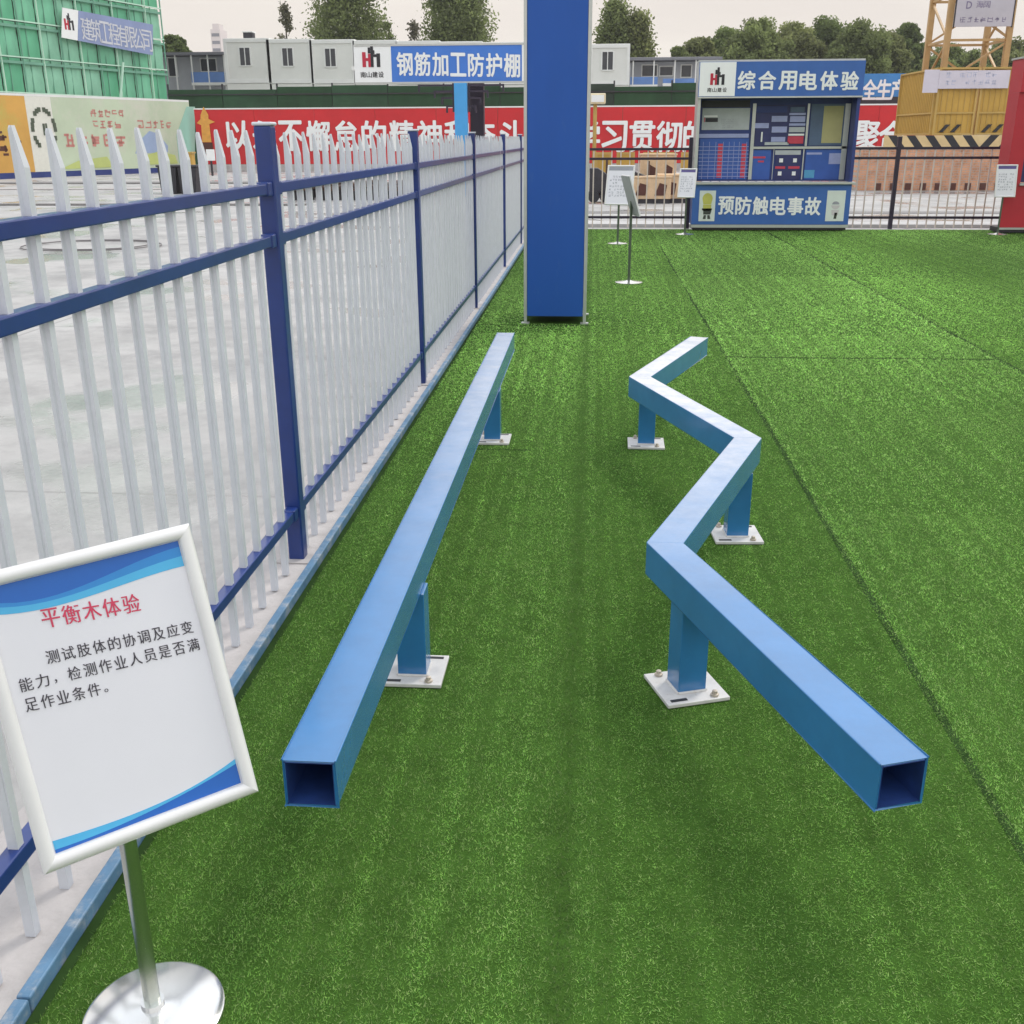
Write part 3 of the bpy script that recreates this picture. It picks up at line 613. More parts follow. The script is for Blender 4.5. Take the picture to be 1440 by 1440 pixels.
for xa, xb in ((214, 270), (404, 460)): pan('table_column', xa, 415, xb, 690, PR, .013, t1)
gl = MB()
for k in range(9): q = zb(70, 440+k*30); e_ = zb(476, 440+k*30); gl.box(max(q[0], KX0+.06), e_[0], BY-.0165, BY-.0135, q[2]-.005, q[2]+.005)
for xx in (110, 160, 212, 272, 320, 360, 402, 462): q = zb(xx, 400); e_ = zb(xx, 700); gl.box(q[0]-.004, q[0]+.004, BY-.0165, BY-.0135, e_[2], q[2])
gl.build('table_lines', PL, t1)
cb = pan('device_panel', 520, 100, 945, 434, PN, .014)
for (xa, ya, xb, yb, m_) in ((660, 190, 790, 238, PL), (660, 276, 786, 325, PL), (655, 360, 772, 400, PL), (812, 118, 930, 160, PSL), (805, 165, 938, 184, PL), (808, 192, 935, 240, PL), (802, 250, 935, 270, PL), (800, 280, 930, 322, PG), (796, 334, 925, 350, LETTER), (788, 354, 920, 414, PR), (530, 110, 790, 165, PR if 0 else KIOSKD), (525, 248, 640, 290, PL), (572, 320, 590, 400, LETTER), (604, 402, 800, 426, PG)):
    MBp = pan('switch_unit', xa, ya, xb, yb, m_, .03, cb)
rp_ = pan('slate_panel', 960, 92, 1268, 430, PSL); pan('beige_poster', 1062, 108, 1250, 410, PBG, .014, rp_)
pa = pan('lower_panel', 492, 466, 660, 705, PB1); pan('panel_line', 510, 518, 612, 534, PR, .013, pa); pan('panel_line', 550, 552, 600, 566, PR, .013, pa)
pb_ = pan('socket_panel', 682, 462, 905, 705, PN); pan('panel_heading', 690, 468, 900, 505, PG, .013, pb_)
for xa, ya in ((722, 534), (834, 534), (710, 640), (824, 640)): pan('socket', xa, ya, xa+32, ya+32, LETTER, .03, pb_)
pan('panel_line', 690, 598, 772, 618, PR, .013, pb_); pan('panel_line', 796, 598, 888, 618, PR, .013, pb_)
pc = pan('lower_panel', 922, 462, 1240, 705, PB1); pan('panel_line', 946, 486, 1070, 503, PL, .013, pc); pan('white_card', 1122, 492, 1236, 580, PL, .013, pc); pan('cyan_card', 922, 628, 1010, 692, PCY, .013, pc)
for (xa, ya, xb, yb) in ((496, 90, 512, 704), (944, 90, 956, 434), (512, 436, 1268, 458), (664, 460, 678, 704), (906, 460, 918, 704), (1244, 90, 1262, 704)): pan('divider_strip', xa, ya, xb, yb, SILVER, .035)

RED = pm('red_kiosk_paint', srgb(178, 34, 48), .45, var=.08, scale=2)
rk = thing('training_kiosk', 'red open fronted training kiosk cut by the right edge of the view', 'kiosk', (8.4, 19.5, 0))
rx0, rx1, ry = 7.03, 9.75, 19.18
MB().box(rx0+.02, rx1-.02, ry+.03, ry+.5, .02, .10).build('plinth', DARK, rk)
MB().box(rx0, rx1, ry, ry+.05, .105, .80).build('counter_front', RED, rk, bevel=.004)
MB().box(rx0-.002, rx1, ry-.008, ry-.001, .07, .103).build('bottom_trim', SILVER, rk)
MB().box(rx0+.22, rx1+.03, ry-.05, ry+.15, .802, .835).build('counter_ledge', SILVER, rk)
MB().box(rx0, rx0+.24, ry, ry+.5, .801, 2.28).build('side_wall', RED, rk, bevel=.004); MB().box(rx1-.06, rx1, ry, ry+.5, .836, 2.28).build('side_wall', RED, rk)
MB().box(rx0+.241, rx1-.061, ry+.45, ry+.5, .84, 2.28).build('back_board', PN, rk)
MB().box(rx0, rx1, ry-.05, ry+.5, 2.282, 2.80).build('header_board', RED, rk); MB().box(rx0-.02, rx1+.02, ry-.07, ry+.52, 2.801, 2.83).build('roof', SILVER, rk)

# ------------------------------------------------------------------ rebar shed with its sign board
SY = 32.0
sh = thing('rebar_shed', 'open shed with lettered blue fascia board on a light blue post', 'shed', at(650, 290, SY)*[1, 1, 0])
a, b = at(500, 117, SY), at(741, 62, SY); za, zt2 = a[2], b[2]; xl, xr = a[0], b[0]+.02
SHB = pm('fascia_blue', srgb(62, 120, 205), .45, var=.06, scale=1.2); POSTB = pm('post_light_blue', srgb(70, 160, 222), .45, var=.08, scale=2)
xw = at(551, 90, SY)[0]; xe = at(734, 90, SY)[0]
MB().box(xw, xe, SY-.06, SY, za, zt2).build('fascia_board', SHB, sh); MB().box(xl, xw-.003, SY-.06, SY, za, zt2).build('logo_panel', LETTER, sh); MB().box(xe+.003, xr, SY-.06, SY, za, zt2).build('end_panel', LETTER, sh)
MB().box(xl, xr, SY-.075, SY-.062, za-.03, za+.02).build('fascia_trim', SILVER, sh); MB().box(xl, xr, SY-.075, SY-.062, zt2-.02, zt2+.03).build('fascia_trim', SILVER, sh)
MB().box(xl-.1, xr+.1, SY+.01, SY+4.2, za+.35, za+.45).build('roof', FRAMEGREY, sh)
MB().bar((xl+.2, SY+4.0, za+.26), (xr-.2, SY+4.0, za+.26), .15, .16).build('roof_beam', DARK, sh); MB().bar((xl+.2, SY+.12, za+.12), (xr-.2, SY+.12, za+.12), .14, .2).build('roof_beam', DARK, sh)
lc = at(523, 100, SY-.07); logo(sh, (lc[0], SY-.064, za+.42), X, Z, FR, .60)
mb = MB(); write(mb, '南山建设', (lc[0]-.26, SY-.066, za+.22), (lc[0]+.26, SY-.066, za+.22), Z, .15, .15, .02); mb.build('logo_text', BLACK, sh)
mb = MB(); write(mb, '钢筋加工防护棚', at(569, 90, SY-.064), at(720, 92, SY-.064), Z, .44, .60, .03); mb.build('fascia_lettering', LETTER, sh)
p1, p2 = at(639, 120, SY-.2), at(657, 120, SY-.2)
MB().box(p1[0], p2[0], SY-.32, SY-.08, -.01, za-.031).build('front_post', POSTB, sh, bevel=.01)
q1, q2 = at(661, 120, SY+3.6), at(680, 120, SY+3.6)
MB().box(q1[0], q2[0], SY+3.5, SY+3.9, -.01, za+.349).build('back_post', RAILD, sh)
for sg in (-1, 1):                                         # stepped fretwork brackets either side of the post
    mb = MB(); xc = (p1[0]+p2[0])/2
    for k, (dx, dz, l, hh) in enumerate(((.24, -.06, 1.0, .05), (.24, -.22, .55, .05), (.24, -.40, .34, .05), (.24, -.62, .2, .05))):
        xs = xc+sg*dx; mb.box(min(xs, xs+sg*l), max(xs, xs+sg*l), SY-.20, SY-.14, za+dz-hh, za+dz)
        xv = xs+sg*(l-.05); mb.box(min(xv, xv+sg*.05), max(xv, xv+sg*.05), SY-.205, SY-.135, za+dz-.2, za+dz)
    mb.box(min(xc+sg*.2, xc+sg*.25), max(xc+sg*.2, xc+sg*.25), SY-.21, SY-.13, za-.8, za-.03)
    mb.build('fretwork_bracket', RAILD, sh)
# bundles of steel bar under the shed
REBAR = pm('rusty_steel', srgb(92, 70, 60), .7, metal=.3, var=.3, scale=3)
for k in range(4):
    xx = at(420+k*44, 280, 29.5)[0]
    r = thing('rebar_bundle', ['leftmost bundle of dark rusty steel bars lying behind the picket fence', 'second bundle from the left of rusty steel bars behind the picket fence', 'third bundle from the left of rusty steel bars behind the picket fence', 'rightmost bundle of dark rusty steel bars lying behind the picket fence'][k], 'steel bars', (xx, 30.6, 0), 'steel bar bundles')
    mb = MB()
    for j in range(16): mb.tube([(xx-.25+(j % 6)*.085+.02*(j//6), 29.4+random.uniform(-.2, .2), .28+.07*(j//6)), (xx-.25+(j % 6)*.085+.02*(j//6), 32.0+random.uniform(-.3, .3), .28+.07*(j//6))], .036, 6)
    mb.build('bars', REBAR, r)
    for yy in (29.8, 31.4): MB().box(xx-.35, xx+.35, yy-.07, yy+.07, -.01, .24).build('timber_bearer', DARK, r)

# ------------------------------------------------------------------ hoardings
HY = 57.0
rh = thing('red_hoarding', 'long red site hoarding with large white slogan characters across the back of the yard', 'hoarding', at(700, 240, HY)*[1, 1, 0])
xa = at(272, 150, HY)[0]; xb = at(1330, 150, HY)[0]; zt = at(700, 151.5, HY)[2]
npan = 12
for k in range(npan):
    MB().box(xa+(xb-xa)*k/npan+.01, xa+(xb-xa)*(k+1)/npan-.01, HY, HY+.08, .35, zt).build('hoarding_panel', REDBAN, rh)
MB().box(xa, xb, HY-.04, HY+.12, -.01, .34).build('plinth', STRIPCONC, rh); MB().box(xa, xb, HY-.02, HY+.1, zt+.003, zt+.07).build('top_rail', FRAMEGREY, rh)
mb = MB()
for ch, px, py in [('以', 334, 191), ('永', 372, 191), ('不', 409, 191), ('懈', 448, 191), ('怠', 487, 191), ('的', 526, 191), ('精', 565, 191), ('神', 604, 191), ('和', 642, 191), ('奋', 679, 191), ('斗', 718, 191), ('学', 826, 192), ('习', 864, 192), ('贯', 903, 192), ('彻', 941, 192), ('的', 979, 192), ('聚', 1219, 192), ('合', 1254, 192)]:
    put_char(mb, ch, at(px, py, HY-.025), X, Z, 1.25, 1.45, .03)
mb.build('slogan_lettering', LETTER, rh)
GOLD = pm('gold_print', srgb(222, 160, 70), .5, var=.15, scale=3); BROWN = pm('brown_print', srgb(84, 46, 36), .6, var=.1)
c0 = at(291, 200, HY-.03); mb = MB()
mb.prism([(-.25, 0), (.25, 0), (.22, .9), (.55, 1.0), (.2, 1.15), (.22, 1.35), (0, 1.75), (-.2, 1.35), (-.22, 1.15), (-.45, .95), (-.22, .85)], c0, X, Z, FR, .004); mb.build('gold_pillar_print', GOLD, rh)
MB().prism([(-.3, -.6), (.3, -.6), (.3, -.02), (-.3, -.02)], c0, X, Z, FR, .004).build('pillar_base_print', BROWN, rh)
# mural hoarding on the left
A = at(-60, 243, 44.2); B_ = at(275, 238, 57.4); A[2] = B_[2] = 0; mu = B_-A; ML = np.linalg.norm(mu); mu /= ML; mn = np.array([mu[1], -mu[0], 0])
mh = thing('mural_hoarding', 'hoarding with pale green mural and orange end panel, left of the red hoarding', 'hoarding', (A+B_)/2)
def mpos(px, py):                                           # pixel to (s, z) on the mural wall
    d = ray(px, py); t = ((A-CAM)@mn)/(d@mn); P = CAM+t*d; return (P-A)@mu, P[2]
s1, z1 = mpos(0, 130); s2, z2 = mpos(270, 147); mzt = (z1+z2)/2; zb_ = mpos(130, 239)[1]
MUR = pm('mural_green', srgb(190, 204, 176), .6, var=.10, scale=.35, dirt=(srgb(205, 205, 190), .5, .5, .8)); MURO = pm('mural_orange', srgb(206, 158, 76), .6, var=.12, scale=.5, dirt=(srgb(190, 180, 90), .35, .5, .8)); MURW = pm('mural_white', srgb(222, 222, 210), .6, var=.05)
MURT = pm('mural_teal', srgb(150, 196, 178), .6, var=.1, scale=.4); MURB = pm('mural_blue', srgb(150, 170, 200), .6, var=.12, scale=.6); MURL = pm('mural_lime', srgb(188, 200, 120), .6, var=.12, scale=.6)
def mpan(name, sa, sb, za_, zb2, mat, lift=0.0, d=.06, parent=None):
    return MB().prism([(sa, za_), (sb, za_), (sb, zb2), (sa, zb2)], A+mn*lift, mu, Z, -mn if lift == 0 else mn, d).build(name, mat, parent or mh)
sO, _ = mpos(42, 190); sW, _ = mpos(78, 190)
mpan('orange_panel', 0, sO, zb_, mzt, MURO); mpan('white_panel', sO+.004, sW, zb_, mzt, MURW); gp_ = mpan('green_panel', sW+.004, ML, zb_, mzt, MUR)
mpan('plinth', 0, ML, -.01, zb_-.006, KIOSKD, 0, .2); mpan('top_rail', 0, ML, mzt+.004, mzt+.10, FRAMEGREY, 0, .12)
def mpoly(name, pix, mat, lift): MB().prism([mpos(*q) for q in pix], A+mn*lift, mu, Z, mn, .004).build(name, mat, gp_)
mpoly('teal_print', [(252, 229), (274, 230), (274, 150), (262, 150), (248, 190)], MURT, .006)
mpoly('blue_print', [(190, 216), (236, 214), (236, 205), (222, 188), (210, 184), (196, 198)], MURB, .007)
mpoly('lime_print', [(196, 232), (250, 230), (246, 218), (222, 213), (200, 220)], MURL, .012)
mpoly('lime_print', [(85, 238), (160, 235), (150, 220), (110, 226)], MURL, .012)
mk = MB(); o_ = mpos(130, 182); e_ = mpos(178, 182); marks(mk, A+mu*o_[0]+Z*o_[1]+mn*.008, mu, Z, e_[0]-o_[0], 1.0, 2, 1, .7)
o_ = mpos(194, 182); e_ = mpos(245, 182); marks(mk, A+mu*o_[0]+Z*o_[1]+mn*.008, mu, Z, e_[0]-o_[0], .55, 1, 1, .7)
MARKR = pm('faded_red_print', srgb(196, 130, 120), .6, var=.1); mk.build('mural_text', MARKR, gp_)
mk = MB(); o_ = mpos(92, 210); e_ = mpos(190, 206); marks(mk, A+mu*o_[0]+Z*o_[1]+mn*.009, mu, Z, e_[0]-o_[0], .85, 1, .8, .8); mk.build('mural_text', MARKR, gp_)
sc_, zc_ = mpos(62, 182); ring = MB(); n = 28
for k in range(n):
    t = 2*math.pi*k/n
    if k % 4 != 3 and not (4.2 < t < 5.2): ring.obox(A+mu*(sc_+.62*math.cos(t))+Z*(zc_+.86*math.sin(t))+mn*.01, mu*.09, Z*.10, mn*.004)
ring.obox(A+mu*sc_+Z*zc_+mn*.01, mu*.06, Z*.25, mn*.004); ring.obox(A+mu*(sc_+.14)+Z*(zc_+.1)+mn*.01, mu*.05, Z*.16, mn*.004)
ring.build('ring_emblem', POLE, mh)
mk = MB()
for px, ya in ((4, 184), (4, 202), (24, 184), (24, 206)):
    s_, z_ = mpos(px, ya+8); marks(mk, A+mu*(s_-.25)+Z*(z_-.35)+mn*.008, mu, Z, .55, .7, 1, 1, .9)
mk.build('vertical_text', BROWN, mh)
# dark green netting wall behind
NY = 65.0
nf = thing('netting_wall', 'tall wall of dark green netting above and behind the red hoarding', 'netting wall', at(600, 230, NY)*[1, 1, 0])
xa = at(236, 130, NY)[0]; xb = at(1360, 130, NY)[0]; zt = at(600, 118, NY)[2]; npn = 14
NETS = [NETDARK, pm('dark_green_net_faded', srgb(48, 82, 56), .9, var=.25, scale=.7), pm('dark_green_net_grey', srgb(46, 62, 50), .9, var=.25, scale=.7)]
for k in range(npn): MB().box(xa+(xb-xa)*k/npn+.02, xa+(xb-xa)*(k+1)/npn-.02, NY, NY+.06, .0, zt-random.uniform(0, .25)).build('net_panel', NETS[random.choice((0, 0, 1, 2))], nf)
mb = MB()
for k in range(npn+1): mb.bar((xa+(xb-xa)*k/npn, NY+.12, -.01), (xa+(xb-xa)*k/npn, NY+.12, zt+.1), .09)
mb.build('net_posts', DARK, nf)
mb = MB(); mb.bar((xa, NY-.05, zt-.5), (xb, NY-.05, zt-.5), .06); mb.build('net_rail', DARK, nf)
# blue slogan board on posts over the hoarding, right of the kiosk
QY = 59.5
a, b = at(1196, 145, QY), at(1300, 103, QY)
sb_ = thing('slogan_board', 'blue slogan board with white characters above the red hoarding, right of the blue kiosk', 'sign board', ((a[0]+b[0])/2, QY, 0))
SLB = pm('slogan_blue', srgb(58, 128, 190), .5, var=.15, scale=.8)
MB().box(a[0], b[0], QY-.05, QY+.05, a[2]+.3, b[2]).build('board', SLB, sb_); MB().box(a[0], b[0], QY-.02, QY+.3, a[2]-.1, a[2]+.29).build('under_beam', DARK, sb_)
for xx in (a[0]+.5, b[0]-.5): MB().box(xx-.08, xx+.08, QY+.06, QY+.22, -.01, a[2]-.102).build('post', DARK, sb_)
mb = MB()
for ch, px in (('全', 1223), ('生', 1243), ('产', 1263)): put_char(mb, ch, at(px, 126, QY-.055), X, Z, .72, .95, .035)
mb.build('board_lettering', LETTER, sb_)

# ------------------------------------------------------------------ offices
OY = 80.0
def container(px0, px1, ytop, ybot, label):
    a, b = at(px0, ybot, OY), at(px1, ytop, OY); x0, x1, z0, z1 = a[0]+.03, b[0]-.03, a[2], b[2]
    c = thing('container_office', label, 'container office', ((x0+x1)/2, OY+3, 0), 'white container offices on the upper level')
    MB().box(x0+.1, x1-.1, OY+.06, OY+6, z0+.1, z1-.1).build('wall_panel', WALLGREY, c)
    f = MB()
    for xx in (x0, x1-.2): f.box(xx, xx+.2, OY, OY+.2, z0, z1)
    f.box(x0+.2, x1-.2, OY, OY+.2, z1-.22, z1); f.box(x0+.2, x1-.2, OY, OY+.2, z0, z0+.3); f.build('steel_frame', FRAMEGREY, c)
    MB().box(x0, x1, OY+.201, OY+6.1, z1-.09, z1+.05).build('roof', FRAMEGREY, c); MB().box(x0+.02, x1-.02, OY+.05, OY+6, -.01, z0-.02).build('lower_storey', WALLGREY, c)
    xc = (x0+x1)/2-.15; zc = z0+(z1-z0)*.60; ww, wh = .42, .62
    w_ = MB(); 
    for s_ in (-1, 1): w_.box(xc+s_*ww-.05, xc+s_*ww+.05, OY-.01, OY+.055, zc-wh, zc+wh)
    w_.box(xc-.03, xc+.03, OY-.01, OY+.055, zc-wh, zc+wh)
    for s_ in (-1, 1): w_.box(xc-ww+.051, xc+ww-.051, OY-.005, OY+.055, zc+s_*wh-.04, zc+s_*wh+.04)
    wf = w_.build('window', FRAMEGREY, c); MB().box(xc-ww, xc+ww, OY+.03, OY+.05, zc-wh, zc+wh).build('pane', GLASSD, wf)
names = ['first from the left', 'second from the left', 'third from the left', 'fourth from the left,']
for k in range(8):
    lb = ('white container office with one window, '+names[k]+' above the dark netting') if k < 4 else 'white container office mostly hidden behind the blue shed fascia'
    container(318+60*k, 378+60*k, 54+.9*k, 117+.3*k, lb)
container(828, 887, 62, 120, 'white container office just right of the tall blue column')
vent = thing('roof_unit', 'small dark box on the roof of the leftmost white container', 'roof unit', at(350, 54, OY+2))
a, b = at(344, 53.5, OY+2), at(356, 46, OY+2); MB().box(a[0], b[0], OY+1.7, OY+2.4, a[2]-.1, b[2]).build('casing', DARK, vent); MB().box(a[0]-.05, b[0]+.05, OY+1.65, OY+2.45, b[2]+.003, b[2]+.08).build('lid', FRAMEGREY, vent)
ROOFG = pm('prefab_roof', srgb(122, 122, 128), .7, var=.1, scale=.8); PREFW = pm('prefab_wall', srgb(176, 178, 184), .6, var=.1, scale=.7); BLUEW = pm('prefab_blue', srgb(96, 132, 190), .6, var=.15, scale=1)
def prefab(px0, px1, ytop, ybot, Y, label, wins, blue):
    a, b = at(px0, ybot, Y), at(px1, ytop, Y); x0, x1, z0, z1 = a[0], b[0], a[2], b[2]
    c = thing('prefab_office', label, 'prefab office', ((x0+x1)/2, Y+3, 0))
    MB().box(x0, x1, Y, Y+5, -.01, z1-.35).build('wall', PREFW, c)
    MB().prism([(-1.2, -.30), (5.6, -.30), (5.6, -.1), (2.2, .12), (-1.2, -.12)], (x0-.2, Y, z1), Yv, Z, X, x1-x0+.4).build('roof', ROOFG, c)
    for (wx0, wx1, wy0, wy1) in wins:
        p, q = at(wx0, wy1, Y), at(wx1, wy0, Y); wf = MB().box(p[0]-.08, q[0]+.08, Y-.05, Y-.002, p[2]-.08, q[2]+.08).build('window', FRAMEGREY, c)
        MB().box(p[0], q[0], Y-.07, Y-.053, p[2], q[2]).build('pane', GLASSD, wf)
    for (wx0, wx1, wy0, wy1) in blue:
        p, q = at(wx0, wy1, Y-1), at(wx1, wy0, Y-1); MB().box(p[0], q[0], Y-1.03, Y-.98, p[2], q[2]).build('blue_balustrade', BLUEW, c)
        MB().box(p[0], q[0], Y-1.1, Y-.001, p[2]-.2, p[2]-.01).build('walkway', FRAMEGREY, c)
    mb = MB()
    for k in range(5): xx = x0+(x1-x0)*(k+.1)/4.2; mb.bar((xx, Y-1.0, -.01), (xx, Y-1.0, z1-.31), .09)
    mb.build('veranda_posts', FRAMEGREY, c)
prefab(232, 322, 72, 118, 84, 'grey roofed prefab office left of the white containers', [(239, 247, 82, 107), (284, 303, 83, 100)], [(270, 322, 101, 116)])
prefab(886, 1010, 79, 122, 86, 'long grey roofed prefab office between the right container and the blue kiosk', [(903, 924, 92, 107), (928, 946, 94, 106), (958, 972, 92, 108)], [(886, 925, 108, 119), (932, 1010, 110, 117)])
tb = thing('tower_block', 'faint pale tower block far away on the skyline left of the conifers', 'tower block', at(305, 180, 420)*[1, 1, 0])
TWR = pm('hazy_tower', srgb(214, 204, 200), .9, var=.05, scale=.05); a, b = at(301, 100, 420), at(309, 41, 420)
MB().box(a[0], b[0], 420, 428, -.01, b[2]).build('tower', TWR, tb); MB().box(a[0]+.6, b[0]-.6, 421, 426, b[2]+.01, b[2]+2).build('roof_plant_room', TWR, tb)
wn = MB()
for k in range(12): wn.box(a[0]+.4, b[0]-.4, 419.9, 419.99, b[2]-2.5-k*2.6, b[2]-1.4-k*2.6)
wn.build('window_bands', ROOFG, tb)

# ------------------------------------------------------------------ scaffolded building
FA = at(-60, 125, 57.0); FB = at(236, 141, 74.0); fz = .5
fa, fb = np.array([FA[0], FA[1], 0]), np.array([FB[0], FB[1], 0]); fu = fb-fa; FLn = np.linalg.norm(fu); fu /= FLn; fn = np.array([fu[1], -fu[0], 0])
sb2 = thing('scaffolded_building', 'building under construction wrapped in bright green scaffold netting, far left', 'building', (fa+fb)/2)
def fpos(px, py): d = ray(px, py); t = ((fa-CAM)@fn)/(d@fn); P = CAM+t*d; return (P-fa)@fu, P[2]
zb0 = fpos(100, 134)[1]; FTOP = 21.0; nb, nl = 11, 7; lev = [zb0+(FTOP-zb0)*k/9 for k in range(10)]
NETC = [pm('net_green_a', srgb(120, 190, 154), .85, var=.16, scale=.8, stretch=(1, 1, .25), dirt=(srgb(120, 170, 145), 1.4, .52, .6)), pm('net_green_b', srgb(142, 198, 168), .85, var=.14, scale=.9, stretch=(1, 1, .6)), pm('net_green_c', srgb(170, 206, 184), .85, var=.15, scale=.7, stretch=(1, 1, .6)), pm('net_green_d', srgb(102, 180, 140), .85, var=.16, scale=.8, stretch=(1, 1, .25))]
MB().prism([(0, 0), (FLn-.4, 0), (FLn-.4, FTOP-.2), (0, FTOP-.2)], fa-fn*.9, fu, Z, -fn, 16).build('concrete_core', CONC2 if 0 else pm('core_concrete', srgb(90, 100, 92), .9, var=.2, scale=.5), sb2)
for j in range(9):
    for i in range(nb):
        o_ = fa+fu*(FLn*i/nb+.04); wd = FLn/nb-.08; z0, z1 = lev[j]+.05, lev[j+1]-.05; n4 = 7
        mb = MB(); k0 = 0; bul = random.uniform(.02, .07); mb.v = []
        for r_ in range(n4):
            for c_ in range(n4):
                a_, b_2 = c_/(n4-1), r_/(n4-1); dd = bul*math.sin(a_*math.pi)*math.sin(b_2*math.pi)*4*.4+random.uniform(-.02, .02)
                mb.v.append(tuple(o_+fu*wd*a_+Z*(z0+(z1-z0)*b_2)+fn*dd))
        for r_ in range(n4-1):
            for c_ in range(n4-1): q = r_*n4+c_; mb.f.append((q, q+1, q+n4+1, q+n4))
        o2 = mb.build('net_sheet', NETC[random.choice((0, 1, 3)) if j < 4 else random.choice((1, 2, 2, 0))], sb2, smooth=True)
POLEG = pm('scaffold_pole_paint', srgb(190, 224, 202), .6, var=.1, scale=1); POLED = pm('scaffold_pole_dark', srgb(112, 164, 140), .7, var=.15, scale=1)
mb = MB(); md = MB()
for j in range(10): mb.bar(fa+Z*lev[j]+fn*.2, fb+Z*lev[j]+fn*.2, .07); md.bar(fa+Z*(lev[j]-.28)+fn*.12, fb+Z*(lev[j]-.28)+fn*.12, .14)
for i in range(nb+1): (md if i % 2 else mb).bar(fa+fu*FLn*i/nb+fn*.17, fa+fu*FLn*i/nb+fn*.17+Z*FTOP, .07)
for i in range(nb): md.bar(fa+fu*FLn*(i+.4)/nb+fn*.06+Z*lev[0], fa+fu*FLn*(i+.4)/nb+fn*.06+Z*FTOP, .05)
mb.build('pale_poles', POLEG, sb2); md.build('dark_poles', POLED, sb2)
pa_, pb2 = fpos(160, 146), fpos(167, 88); MB().tube([fa+fu*pa_[0]+Z*(pa_[1]-.5)+fn*.34, fa+fu*pb2[0]+Z*pb2[1]+fn*.34], .08, 8).build('leaning_pole', POLEG, sb2)
cs = [fpos(78, 53), fpos(207, 78), fpos(207, 35), fpos(79, 11)]
fsn = thing('facade_banner', 'slanting banner with white emblem panel and faded blue lettering on the green netting', 'banner', fa+fu*(cs[0][0]+cs[1][0])/2+Z*cs[0][1]+fn*.42)
BNL = pm('faded_white_print', srgb(206, 208, 214), .6); LAV = pm('banner_faded_blue', srgb(138, 152, 190), .6, var=.14, scale=.5); o_ = fa+fn*.42
sp = lambda t, b: ((cs[0][0]*(1-t)+cs[1][0]*t)*(1-b)+(cs[3][0]*(1-t)+cs[2][0]*t)*b, (cs[0][1]*(1-t)+cs[1][1]*t)*(1-b)+(cs[3][1]*(1-t)+cs[2][1]*t)*b)
tq = .16
MB().prism([sp(0, 0), sp(tq, 0), sp(tq, 1), sp(0, 1)], o_, fu, Z, fn, .03).build('emblem_panel', LETTER, fsn); MB().prism([sp(tq+.003, 0), sp(1, 0), sp(1, 1), sp(tq+.003, 1)], o_, fu, Z, fn, .03).build('banner_sheet', LAV, fsn)
mb = MB(); w3 = lambda t, b: o_+fu*sp(t, b)[0]+Z*sp(t, b)[1]+fn*.04
write(mb, '建筑工程有限公司', w3(.25, .44), w3(.93, .44), Z, .95, 1.25, .01); mb.build('banner_lettering', BNL, fsn)
lc = sp(tq/2, .3); logo(fsn, o_+fu*lc[0]+Z*lc[1]+fn*.03, fu, Z, fn, .9)

# ------------------------------------------------------------------ tower crane foot and its yellow enclosure
EY = 34.9
cA = at(1300, 268, EY); cA[2] = 0; zt = at(1300, 95, EY)[2]; zmid = at(1300, 190, EY)[2]; zhz = at(1300, 207, EY)[2]; xR = at(1500, 190, EY)[0]; DEP = 3.6
bw = thing('brick_plinth', 'low pinkish brick wall under the yellow enclosure, seen through the far fence', 'brick wall', (cA[0]+2, EY, 0))
bl = at(1205, 268, EY)[0]
MB().box(bl, xR, EY, EY+4.2, -.01, zhz-.003).build('brickwork', BRICK, bw)
t_ = BRICK.node_tree; n_ = t_.nodes; bk = n_.new('ShaderNodeTexBrick'); bk.inputs['Scale'].default_value = 1; bk.inputs['Brick Width'].default_value = .24; bk.inputs['Row Height'].default_value = .075; bk.inputs['Mortar Size'].default_value = .008
tcx = n_.new('ShaderNodeNewGeometry'); spx = n_.new('ShaderNodeSeparateXYZ'); cbx = n_.new('ShaderNodeCombineXYZ'); t_.links.new(tcx.outputs['Position'], spx.inputs[0]); t_.links.new(spx.outputs['X'], cbx.inputs[0]); t_.links.new(spx.outputs['Z'], cbx.inputs[1]); t_.links.new(cbx.outputs[0], bk.inputs['Vector'])
b_ = n_['Principled BSDF']; src = b_.inputs['Base Color'].links[0].from_socket; mxx = n_.new('ShaderNodeMix'); mxx.data_type = 'RGBA'
t_.links.new(bk.outputs['Fac'], mxx.inputs[0]); t_.links.new(src, mxx.inputs[6]); mxx.inputs[7].default_value = (.42, .36, .32, 1); t_.links.new(mxx.outputs[2], b_.inputs['Base Color'])
for k in range(11): xx = at(1230+k*21, 265, EY)[0]; MB().box(xx, xx+.18, EY-.03, EY-.002, .02, .22).build('weep_opening', BROWN, bw)
HZB = pm('hazard_pale_yellow', srgb(214, 188, 138), .6, var=.15, scale=2); hz = thing('hazard_board', 'black and pale yellow hazard striped board along the top of the brick wall', 'hazard board', (cA[0]+1.5, EY-.05, zhz))
x0h = at(1243, 200, EY-.06)[0]
MB().box(x0h, xR, EY-.06, EY-.004, zhz, zmid-.006).build('board', HZB, hz); hh = zmid-zhz-.012; st = MB(); k = 0; xx = x0h+.1
while xx < xR-.6:
    sl = -.28 if xx < at(1370, 200, EY)[0] else .28
    st.prism([(xx+max(0, -sl), 0), (xx+.26+max(0, -sl), 0), (xx+.26+max(0, sl), hh), (xx+max(0, sl), hh)] if True else [], (0, EY-.061, zhz+.003), X, Z, FR, .003); xx += .56
st.build('stripes', BLACK, hz)
en = thing('crane_enclosure', 'ochre yellow mesh enclosure on the brick wall round the foot of the crane mast', 'enclosure', (cA[0]+2.2, EY+1.5, zmid))
